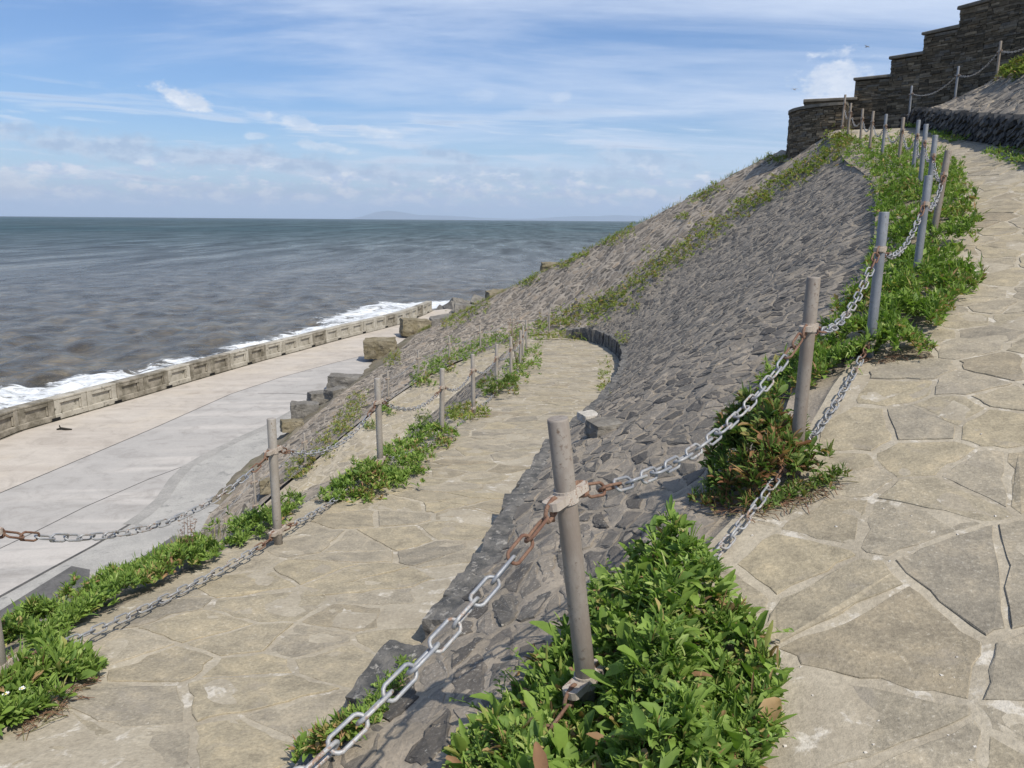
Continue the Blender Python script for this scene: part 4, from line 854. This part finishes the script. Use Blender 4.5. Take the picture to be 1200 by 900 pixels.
def leaves(base, dirs, length, width, droop, fold=.25, hi=True, tint=None):
    """vectorised leaves. base (n,3), dirs (n,3) unit; returns V, F(quads), tint per face"""
    n = len(base); d = dirs/np.linalg.norm(dirs, axis=1, keepdims=True); up = np.array([0, 0, 1.])
    s = np.cross(d, up); s += 1e-4; s /= np.linalg.norm(s, axis=1, keepdims=True)
    rl = rng.normal(0, .45, n)[:, None]; nn = np.cross(s, d); s, nn = s*np.cos(rl)+nn*np.sin(rl), nn*np.cos(rl)-s*np.sin(rl)
    L = np.broadcast_to(length, n)[:, None]; W = np.broadcast_to(width, n)[:, None]; D = np.broadcast_to(droop, n)[:, None]
    def pt(t, w, h): return base+d*L*t+s*W*w+nn*(h*W)-up*D*L*t*t
    if hi:
        wv = .08*np.sin(np.arange(n)*1.7)[:, None]
        rows = [pt(0, 0, 0), pt(.38, 0, 0), pt(.72, 0, 0), pt(1, 0, wv), pt(.36, .42, fold+wv), pt(.36, -.42, fold-wv), pt(.70, .44, fold-wv), pt(.70, -.44, fold+wv), pt(.02, .07, 0), pt(.02, -.07, 0), pt(.95, .16, fold*.5), pt(.95, -.16, fold*.5)]
        V = np.stack(rows, 1); T = np.array([[0, 1, 4, 8], [0, 9, 5, 1], [1, 2, 6, 4], [1, 5, 7, 2], [2, 3, 10, 6], [2, 7, 11, 3]]); c = 12
    else:
        rows = [pt(0, 0, 0), pt(.5, .5, fold), pt(1, 0, 0), pt(.5, -.5, fold)]; V = np.stack(rows, 1); T = np.array([[0, 3, 2, 1]]); c = 4
    F = (T[None]+(np.arange(n)*c)[:, None, None]).reshape(-1, 4)
    tint = rng.random(n) if tint is None else tint
    return V.reshape(-1, 3), F, np.repeat(tint, len(T))
def join_leaf(parts):
    V = []; F = []; A = []; k = 0
    for v, f, a in parts: V.append(v); F.append(f+k); A.append(a); k += len(v)
    return np.vstack(V), np.vstack(F), np.concatenate(A)
def rosettes(cent, nrm, per, L, Wd, hi=True, spread=.9, up=.6, stem=.0, cn=.25, brown=None):
    """cent (n,3) rosette centres; leaves radiate from each"""
    n = len(cent); B = np.repeat(cent, per, 0); Nn = np.repeat(nrm, per, 0); m_ = len(B)
    az = rng.random(m_)*2*np.pi; e = np.clip(rng.normal(up, .35, m_), -.2, 1.4)
    d = np.stack([np.cos(az)*np.cos(e), np.sin(az)*np.cos(e), np.sin(e)], -1)*spread+Nn*.35
    ll = L*(.4+.55*rng.random(m_)+.9*rng.random(m_)**4); off_ = d*ll[:, None]*.12
    tn = np.clip(np.repeat(rng.random(n), per)*.45+rng.random(m_)*.6, 0, 1)
    if brown is not None: tn = np.where(rng.random(m_) < np.repeat(brown, per), rng.random(m_)*.09, np.maximum(tn, .10))
    return leaves(B+off_, d, ll, ll*Wd*(.45+.8*rng.random(m_)), np.abs(rng.normal(.25, .2, m_)), .22, hi, tn)
def inpoly(px, py, P):
    c = False; j = len(P)-1
    for i in range(len(P)):
        if (P[i][1] > py) != (P[j][1] > py) and px < (P[j][0]-P[i][0])*(py-P[i][1])/(P[j][1]-P[i][1])+P[i][0]: c = not c
        j = i
    return c
def scatter(poly, n, ragged=6):
    """points on the ground inside a measured outline"""
    xs = [p[0] for p in poly]; ys = [p[1] for p in poly]; out = []; nr = []
    for _try in range(n*60):
        if len(out) >= n: break
        x = random.uniform(min(xs), max(xs)); y = random.uniform(min(ys), max(ys))
        if not inpoly(x+random.gauss(0, ragged), y+random.gauss(0, ragged*.6), poly): continue
        p, nn = hit(x, y)
        if p is None or p.y > 120: continue
        if nn.z < 0: nn = -nn
        out.append(tuple(p)); nr.append(tuple(nn))
    if len(out) < n: print('SCATTER', poly[0], len(out), n)
    return np.array(out), np.array(nr)
def mound(P, N, h, r0=None):
    """lift points to form an uneven clump"""
    k = np.array([.5+.9*noise.noise(Vector(p)*3.1)+.35*noise.noise(Vector(p)*9) for p in P]); z = np.clip(k, 0.02, 1.3)*h
    return P+np.array([0, 0, 1.])*(z*(.35+.65*np.sqrt(rng.random(len(P)))))[:, None]
P_FAC, P_FAR = 1.9, 2.6
def cover(name, polys, m, label, cat, kind=None, group=None, dead=.08, hi=False, W=.45):
    parts = []; org = None
    for poly, n, L, h, per in polys:
        big = P_FAC if L < .1 else P_FAR; P, N = scatter(poly, int(n*big)); L = L*.80
        if not len(P): continue
        Q = mound(P, N, h); 
        kk = np.array([noise.noise(Vector(p)*(3.2 if L < .1 else 1.6)+Vector((5, 5, 2))) for p in P]) > -.22; P, N, Q = P[kk], N[kk], Q[kk]
        br = np.clip(np.array([noise.noise(Vector(p)*2.2+Vector((9, 3, 1))) for p in P])*.7+dead-.04, 0, .5)
        parts.append(rosettes(Q, N, per, L, W*.85, hi, brown=br, up=.55))
        sel = rng.random(len(Q)) < .55; parts.append(rosettes(Q[sel]+np.array([0, 0, .02]), N[sel], per, L*1.15, .13, False, brown=br[sel]*.6, up=1.0))
    V, F, A = join_leaf(parts); org = V.mean(0); org[2] = V[:, 2].min()
    o = obj(name, mesh_np(name, V-org, F, m, False, fattr={'tint': A})); o.location = org; props(o, label, cat, group, kind); return o
# 1 big foreground clump round the leaning post
BIG = [(500, 985), (535, 905), (568, 855), (608, 812), (655, 770), (700, 715), (745, 680), (800, 668), (850, 700), (885, 760), (912, 815), (908, 860), (885, 905), (830, 985)]
def big_clump():
    P, N = scatter(BIG, 1900, 5)
    P2 = P.copy(); c = np.array([np.median(P[:, 0]), np.median(P[:, 1])])
    # height: high in the middle, low at the rim and round the post foot
    poly = np.array(BIG); hs = []
    for p in P:
        w = min(1., math.hypot(p[0]-.27, p[1]-2.31)/.28); k = .62+.9*noise.noise(Vector(p)*3.6)+.35*noise.noise(Vector(p)*9)
        hs.append(max(.02, .29*k*w if p[0] > .32 else .09*k*w))
    W_ = [hit(*q)[0].xy for q in BIG]; rim = dist_poly(P[:, 0], P[:, 1], [tuple(q) for q in W_]); hs = np.array(hs)*np.clip(.25+rim/.16, 0, 1.15); lift = hs*(.25+.75*np.sqrt(rng.random(len(P)))); Q = P+np.stack([0*lift, 0*lift, lift], -1)
    br = np.clip(.02+.14*(1-lift/.26), 0, .2); parts = [rosettes(Q[:1500], N[:1500], 11, .060, .40, True, up=.55, brown=br[:1500])]
    # fine feathery weed between the broad leaves
    k = rng.integers(0, len(P), 1000); parts.append(rosettes(Q[k]+np.array([0, 0, .03]), N[k], 12, .036, .20, True, up=.8, brown=np.full(len(k), .02)))
    # large leaves
    k = rng.integers(0, len(P), 150); parts.append(rosettes(Q[k]+np.array([0, 0, .015]), N[k], 3, .10, .46, True, up=.6, brown=np.full(len(k), .05)))
    k = rng.integers(0, len(P), 420); parts.append(rosettes(Q[k]+np.array([0, 0, .01]), N[k], 6, .085, .14, True, up=1.05, brown=np.full(len(k), .06)))
    # dead leaves low down
    k = rng.integers(0, len(P), 120); parts.append(rosettes(P[k]+np.array([0, 0, .05]), N[k], 4, .048, .4, True, up=.2, brown=np.full(len(k), .95)))
    V, F, A = join_leaf(parts); org = np.array([.6, 2.5, -1.6])
    root = empty('leafy_plant', tuple(org), 'big bright green leafy clump in the foreground at the foot of the leaning post', 'plant')
    obj('foliage', mesh_np('foliage', V-org, F, M_LEAF, False, fattr={'tint': A}), root)
    # ragged trailing shoots over the stone
    mb = MB(); sp = []; sd = []
    for k in range(90):
        i = rng.integers(0, len(P)); a = Vector(Q[i]); az = random.uniform(0, 6.283); l = random.uniform(.12, .26); d = Vector((math.cos(az), math.sin(az), random.uniform(.3, 1.2))).normalized()
        pts = [a+d*l*t-Vector((0, 0, 1))*l*.35*t*t for t in (0, .33, .66, 1)]; mb.tube([p-Vector(org) for p in pts], [.0022, .002, .0016, .001], 5)
        for t in np.linspace(.25, 1, 9):
            q = a+d*l*t-Vector((0, 0, 1))*l*.35*t*t; sp.append(tuple(q)); az2 = random.uniform(0, 6.283); sd.append((math.cos(az2), math.sin(az2), .3))
    V, F, A = leaves(np.array(sp), np.array(sd), .028, .011, .1, .2, False, .3+.6*rng.random(len(sp)))
    obj('shoots', mb.mesh('shoots', M_LEAF, True), root); obj('shoot_leaves', mesh_np('shoot_leaves', V-org, F, M_LEAF, False, fattr={'tint': A}), root)
big_clump()
cover('leafy_plant', [([(825, 578), (845, 552), (880, 535), (925, 535), (965, 545), (985, 556), (960, 562), (925, 572), (880, 590), (845, 590)], 300, .08, .34, 11),
                      ([(810, 590), (830, 565), (900, 585), (985, 558), (992, 566), (930, 590), (880, 602), (840, 600)], 90, .05, .06, 8)], M_LEAFD,
      'dark green and brown leafy clump round the foot of the second brown post', 'plant', dead=.18, hi=True)
V3 = [([(884, 484), (890, 478), (900, 455), (930, 432), (965, 420), (1000, 395), (1020, 385), (1060, 380), (1095, 385), (1098, 408), (1085, 420), (1040, 424), (1005, 424), (975, 440), (945, 455), (930, 468)], 620, .075, .20, 9),
      ([(955, 410), (985, 375), (1010, 340), (1030, 305), (1055, 300), (1100, 310), (1140, 330), (1150, 345), (1120, 355), (1105, 375), (1090, 395), (1040, 400), (1000, 415)], 800, .085, .24, 9),
      ([(1016, 330), (1028, 295), (1029, 262), (1030, 225), (1080, 220), (1120, 222), (1140, 240), (1146, 275), (1130, 292), (1100, 295), (1095, 310), (1050, 318)], 800, .09, .24, 8),
      ([(1029, 256), (1029, 225), (1018, 205), (1000, 192), (980, 184), (972, 172), (1000, 163), (1030, 165), (1060, 168), (1080, 175), (1100, 185), (1125, 200), (1130, 215), (1110, 228), (1070, 232)], 900, .10, .22, 7)]
cover('ground_cover', V3, M_LEAF, 'long bright green verge of leafy weeds along the upper path fence', 'ground cover', 'stuff')
V4 = [([(640, 388), (625, 382), (650, 372), (690, 355), (720, 345), (735, 352), (715, 368), (690, 385)], 260, .13, .30, 7),
      ([(715, 352), (755, 318), (800, 285), (850, 252), (860, 258), (810, 298), (765, 330), (725, 360)], 330, .12, .28, 7),
      ([(855, 250), (900, 218), (950, 190), (990, 168), (998, 175), (950, 205), (905, 232), (862, 258)], 320, .12, .28, 7),
      ([(895, 192), (912, 184), (928, 184), (915, 194)], 40, .12, .2, 6), ([(790, 258), (800, 252), (808, 254), (800, 260)], 18, .12, .15, 6), ([(962, 170), (990, 155), (998, 160), (975, 176)], 60, .1, .2, 6),
      ([(752, 295), (758, 287), (762, 292), (757, 298)], 10, .1, .1, 5), ([(735, 365), (745, 357), (750, 362), (740, 368)], 12, .1, .1, 5), ([(712, 408), (735, 392), (738, 400), (716, 410)], 40, .09, .15, 6)]
cover('ground_cover', V4, M_LEAFY, 'narrow olive green strip of weeds running up the fold between the two stone slopes', 'ground cover', 'stuff', dead=.2)
V6 = [([(480, 458), (486, 440), (505, 425), (540, 412), (575, 398), (610, 388), (640, 382), (645, 390), (610, 400), (570, 412), (535, 428), (510, 445), (500, 458)], 420, .12, .28, 7), ([(446, 485), (450, 475), (466, 478), (458, 490)], 40, .10, .15, 6), ([(425, 505), (432, 497), (440, 498), (434, 506)], 20, .1, .1, 5),
      ([(520, 402), (530, 396), (540, 398), (530, 404)], 16, .12, .15, 5)]
cover('ground_cover', V6, M_LEAF, 'green strip of weeds along the seaward edge of the lowest path', 'ground cover', 'stuff')
V7 = [([(375, 594), (395, 572), (430, 555), (455, 535), (478, 515), (500, 506), (535, 508), (538, 516), (512, 530), (498, 545), (495, 560), (450, 580), (405, 594)], 520, .075, .20, 9)]
cover('leafy_plant', V7, M_LEAF, 'spreading green clump beside the second and third posts of the lower path', 'plant', hi=True)
cover('leafy_plant', [([(520, 498), (525, 484), (550, 477), (570, 482), (574, 489), (545, 494)], 130, .075, .14, 8)], M_LEAFY, 'small yellowish clump at the foot of the fourth lower path post', 'plant')
cover('leafy_plant', [([(560, 470), (563, 458), (580, 450), (602, 450), (608, 460), (600, 470)], 170, .09, .36, 9)], M_LEAFD, 'round dark green bush between the posts where the lower path narrows', 'plant')
cover('leafy_plant', [([(588, 456), (592, 440), (603, 425), (615, 408), (630, 402), (636, 415), (632, 432), (615, 448), (600, 458)], 240, .09, .28, 8)], M_LEAF, 'green clump with a straw coloured edge at the far posts of the lower path', 'plant')
cover('leafy_plant', [([(487, 498), (492, 488), (505, 484), (506, 494), (496, 505)], 50, .08, .15, 7)], M_LEAFD, 'tiny dark green tuft left of the third lower path post', 'plant')
V8 = [([(-25, 775), (10, 742), (60, 716), (100, 692), (150, 674), (200, 657), (245, 640), (300, 614), (330, 602), (355, 592), (350, 602), (300, 630), (230, 668), (150, 702), (110, 724), (60, 748), (0, 785)], 1900, .060, .17, 9)]
cover('ground_cover', V8, M_LEAF, 'green strip of weeds along the outer edge of the lower path at bottom left', 'ground cover', 'stuff', hi=True)
cover('leafy_plant', [([(-30, 870), (-30, 780), (20, 770), (55, 762), (85, 770), (112, 782), (98, 800), (80, 822), (45, 838), (20, 855)], 300, .085, .12, 10), ([(95, 775), (130, 768), (140, 772), (110, 790)], 26, .045, .04, 6)], M_LEAF,
      'leafy green clump with tiny white flowers in the bottom left corner', 'plant', hi=True)
V9 = [([(335, 562), (345, 545), (365, 530), (385, 510), (400, 490), (415, 478), (425, 482), (400, 515), (375, 540), (350, 565)], 300, .10, .22, 7), ([(405, 470), (425, 460), (432, 466), (415, 482)], 60, .1, .2, 6),
      ([(450, 425), (462, 412), (470, 420), (458, 432)], 60, .13, .3, 6), ([(515, 385), (530, 372), (560, 358), (575, 352), (570, 362), (545, 374), (525, 388)], 150, .16, .3, 6)]
cover('ground_cover', V9, M_LEAFY, 'patchy green growth on the bank between the rocks and the slope', 'ground cover', 'stuff', dead=.15)
V10 = [([(345, 905), (360, 890), (385, 870), (415, 850), (430, 850), (420, 880), (400, 905)], 150, .055, .13, 9), ([(425, 845), (450, 815), (478, 780), (484, 785), (462, 815), (435, 850)], 60, .04, .04, 7)]
cover('leafy_plant', V10, M_LEAF, 'small feathery green weed growing at the foot of the kerb, bottom centre', 'plant', hi=True)
cover('ground_cover', [([(700, 460), (705, 435), (712, 420), (717, 425), (712, 445), (706, 468)], 70, .07, .08, 6), ([(620, 393), (650, 391), (672, 392), (690, 396), (688, 401), (650, 398), (620, 398)], 170, .09, .20, 7)], M_LEAFY, 'thin line of weeds at the foot of the kerb at the bend', 'ground cover', 'stuff')
cover('ground_cover', [([(1085, 150), (1120, 158), (1135, 168), (1110, 166), (1090, 158)], 110, .09, .13, 7), ([(1150, 178), (1175, 176), (1215, 192), (1215, 200), (1175, 190)], 130, .08, .12, 7), ([(1060, 140), (1078, 146), (1076, 152), (1062, 148)], 40, .1, .12, 6)], M_LEAF, 'green weeds at the foot of the low black retaining wall', 'ground cover', 'stuff')
cover('ground_cover', [([(1158, 94), (1168, 84), (1200, 66), (1230, 55), (1230, 82), (1195, 90), (1170, 96)], 260, .12, .28, 7)], M_LEAFY, 'yellow-green weeds on the edge of the highest path at top right', 'ground cover', 'stuff')
# dry grass along the crest of the far slope
def crest_grass():
    a = crom(S2b[:5], 400); n = 5200; k = (rng.random(n)*399).astype(int); P = a[k]+np.stack([rng.normal(0.1, .25, n), rng.normal(.15, .3, n), np.full(n, .02)], -1)
    for p in P: p[2] = max(p[2]-.25, min(p[2]+.1, ground(p[0], p[1])))
    d = np.stack([rng.normal(0, .35, n), rng.normal(0, .35, n), np.ones(n)], -1)
    dens = np.array([noise.noise(Vector(p)*.8) for p in P]) > -.12; P = P[dens]; d = d[dens]; n = len(P)
    V, F, A = leaves(P, d, rng.uniform(.12, .38, n), .018, .2, .1, False, np.clip(rng.random(n)*.7+.2*(np.array([noise.noise(Vector(p)*.5) for p in P])+.3), 0, 1))
    o = obj('grass', mesh_np('grass', V, F, M_GRASS, False, fattr={'tint': A})); props(o, 'dry grass fringe on the skyline crest of the far stone slope', 'grass', kind='stuff')
    polys = [([(700, 290), (735, 268), (745, 262), (742, 268), (712, 288)], 60, .15, .25, 6), ([(640, 318), (665, 303), (690, 292), (690, 298), (660, 312)], 90, .15, .25, 6), ([(600, 338), (622, 326), (632, 322), (620, 332)], 50, .15, .25, 6), ([(800, 240), (830, 222), (850, 212), (850, 218), (815, 238)], 70, .13, .2, 6)]
    cover('ground_cover', polys, M_LEAFY, 'low green weeds under the grass fringe of the skyline', 'ground cover', 'stuff')
crest_grass()
# grass stalks in the lower left strip
g = scatter([(90, 700), (150, 672), (200, 650), (300, 605), (320, 608), (250, 640), (120, 705)], 260, 4)[0]
V, F, A = leaves(g, np.stack([rng.normal(0, .3, 260), rng.normal(0, .3, 260), np.ones(260)], -1), rng.uniform(.12, .3, 260), .006, .3, .1, True, rng.random(260))
props(obj('grass', mesh_np('grass', V, F, M_GRASS, False, fattr={'tint': A})), 'thin grass stalks sticking up from the bottom left weed strip', 'grass', kind='stuff')
# tall dead dock stalk among the far posts of the lower path
def dock(px, py, H, label):
    p, _ = hit(px, py); root = empty('dock_plant', p, label, 'plant'); mb = MB(); sp = []; sd = []
    for k in range(5):
        d = Vector((random.gauss(0, .12), random.gauss(0, .12), 1)); h = H*random.uniform(.6, 1); mb.tube([(0, 0, 0), d*h*.5, d*h+Vector((random.gauss(0, .03), 0, 0))], [.008*min(1, H), .006*min(1, H), .003*min(1, H)], 5)
        for t in np.linspace(.45, 1, 22): q = d*h*t; a = random.uniform(0, 6.28); sp.append(tuple(q)); sd.append((math.cos(a), math.sin(a), .4))
    V, F, A = leaves(np.array(sp), np.array(sd), .07*min(1, H), .035*min(1, H)*.6, .2, .2, False, rng.random(len(sp))*.5); obj('stalk', mb.mesh('stalk', M_DRYV, True), root); obj('seed_head', mesh_np('seed_head', V, F, M_DRYV, False, fattr={'tint': A}), root)
dock(606, 432, 1.55, 'tall reddish dead stalk standing among the far posts of the lower path')
dock(222, 662, .40, 'thin dark dead stalk rising above the bottom left weed strip')
# daisies
M_PETAL = m_simple('petal_white', (.78, .78, .76), (.84, .84, .82), 9., .6, .0, .3); M_EYE = m_simple('flower_eye', (.55, .40, .05), (.6, .45, .08), 9., .7, .0, .2)
for k, (px, py) in enumerate([(27, 812), (34, 818), (10, 828), (3, 824), (30, 826)]):
    p, _ = hit(px, py+6); p = p+Vector((0, 0, .07+.01*k)); lab = ['white daisy, upper of the pair in the bottom left corner clump', 'white daisy just right of the highest one in the corner clump', 'white daisy low at the left picture edge, nearer the middle', 'white daisy touching the left picture edge in the corner clump', 'white daisy lowest of the group on the right side of the corner clump'][k]
    root = empty('daisy', p, lab, 'flower', 'daisies in the bottom left clump'); n = 14; az = np.linspace(0, 2*np.pi, n, endpoint=False)
    V, F, A = leaves(np.zeros((n, 3)), np.stack([np.cos(az), np.sin(az)-.3, np.full(n, .25)], -1), .017, .007, 0., .05, False, np.ones(n)); obj('petals', mesh_np('petals', V, F, M_PETAL, False, fattr={'tint': A}), root)
    mb = MB(); mb.tube([(0, -.001, -.001), (0, -.002, .004)], [.005, .004], 10); obj('flower_centre', mb.mesh('flower_centre', M_EYE, True), root); mb = MB(); mb.tube([(0, 0, -.09), (0, 0, 0)], .0015, 5); obj('stem', mb.mesh('stem', M_LEAF), root)
# litter of twigs under the two clumps
def twigs(poly, n, label):
    P, N = scatter(poly, n, 6); mb = MB(); org = Vector(P.mean(0))
    for p in P:
        a = random.uniform(0, 6.283); l = random.uniform(.04, .14); d = Vector((math.cos(a), math.sin(a), random.uniform(-.05, .25))); q = Vector(p)-org+Vector((0, 0, .012)); mb.tube([q-d*l/2, q+Vector((random.gauss(0, .01), random.gauss(0, .01), .01)), q+d*l/2], [.002, .0022, .001], 4)
    o = obj('twigs', mb.mesh('twigs', M_DRYV)); o.location = org; props(o, label, 'twigs', kind='stuff')
twigs([(820, 595), (850, 585), (900, 590), (960, 565), (995, 560), (985, 575), (930, 600), (880, 610), (840, 605)], 170, 'dead twigs and stalks littering the stone under the second post clump')
twigs([(20, 860), (60, 830), (100, 800), (120, 790), (100, 815), (60, 845), (40, 862)], 70, 'dead twigs at the edge of the bottom left corner clump')
twigs([(960, 425), (1000, 420), (1060, 420), (1095, 408), (1090, 420), (1040, 428)], 80, 'dead twigs along the near edge of the long green verge')
# pebbles and chips on the upper path
P, N = scatter([(700, 900), (880, 620), (1000, 450), (1190, 300), (1200, 900)], 60, 2); mb = MB()
for p in P: s_ = random.uniform(.0015, .005)*(1 if p[1] < 6 else 1.5); mb.box(p+np.array([0, 0, s_*.4]), (1, 0, 0), (0, 1, 0), (0, 0, 1), s_, s_*.8, s_*.6, s_*.8)
props(obj('pebbles', mb.mesh('pebbles', m_simple('chip_stone', (.5, .46, .4), (.6, .57, .52), 5., .9, 0., .2))), 'small pale stone chips scattered on the upper path', 'pebbles', kind='stuff')
# two gulls far out, debris on the promenade
def gull(px, py, Y, label):
    p = at(px, py, Y); root = empty('gull', p, label, 'bird', 'gulls over the sea'); M_G = m_simple('gull_plumage', (.30, .30, .32), (.42, .42, .44), 3., .8, 0., .2); mb = MB()
    mb.tube([(-.24, 0, 0), (-.16, 0, .02), (-.02, 0, .03), (.12, 0, .01), (.26, 0, 0)], [.015, .055, .07, .045, .012], 8)
    for sg in (-1, 1):
        x = [(.05, 0, .04), (.10, sg*.22, .13), (.0, sg*.55, .06), (-.04, 0, .04), (-.02, sg*.22, .12), (-.06, sg*.36, .09)]; mb.add(x+[(a, b, c-.012) for a, b, c in x], [[0, 1, 4, 3], [1, 2, 5, 4], [9, 10, 7, 6], [10, 11, 8, 7], [0, 6, 7, 1], [1, 7, 8, 2], [3, 4, 10, 9], [4, 5, 11, 10]])
    obj('body', mb.mesh('body', M_G, True), root); root.rotation_euler = (.1, .1, random.uniform(0, 3))
gull(931, 105, 95, 'small dark gull flying left of the white puff of cloud'); gull(1016, 55, 95, 'small gull flying high above the stepped wall')
p = onz(75, 504, ZP); mb = MB(); mb.tube([(-.30, 0, .03), (-.1, .03, .07), (.1, -.02, .05), (.32, .03, .03)], [.03, .05, .055, .03], 7); mb.tube([(-.12, 0, .06), (-.2, .05, .16), (-.22, .08, .2)], [.03, .025, .01], 6)
o = obj('driftwood', mb.mesh('driftwood', m_simple('wet_wood', (.02, .018, .015), (.04, .035, .03), 5., .8, .005, .2), True)); o.location = p; props(o, 'small black piece of driftwood lying on the pale promenade', 'driftwood')
p, _ = hit(466, 808); props(rock('loose_stone', p+Vector((0, 0, .01)), (.05, .04, .03), .4, (0, 0), m_simple('ochre_chip', (.42, .28, .18), (.5, .36, .24), 20., .9, .001, .2), None, 77, 2, .08, sq=.85), 'small ochre stone chip lying on the dark slope behind the near chain', 'stone')
for px, py, sz, lb in ((690, 492, (.24, .20, .10), 'pale whitish stone on the kerb of the lower path'), (708, 506, (.35, .25, .16), 'broken grey-pink stone next to the pale one on the kerb')):
    p, _ = hit(px, py); props(rock('loose_stone', p+Vector((0, 0, .04)), sz, .5, (.1, 0), m_simple('pale_stone', (.36, .34, .30), (.46, .43, .39), 6., .9, .01, .2) if px == 690 else M_GRIT, None, px, 3, .09, sq=.85), lb, 'stone')
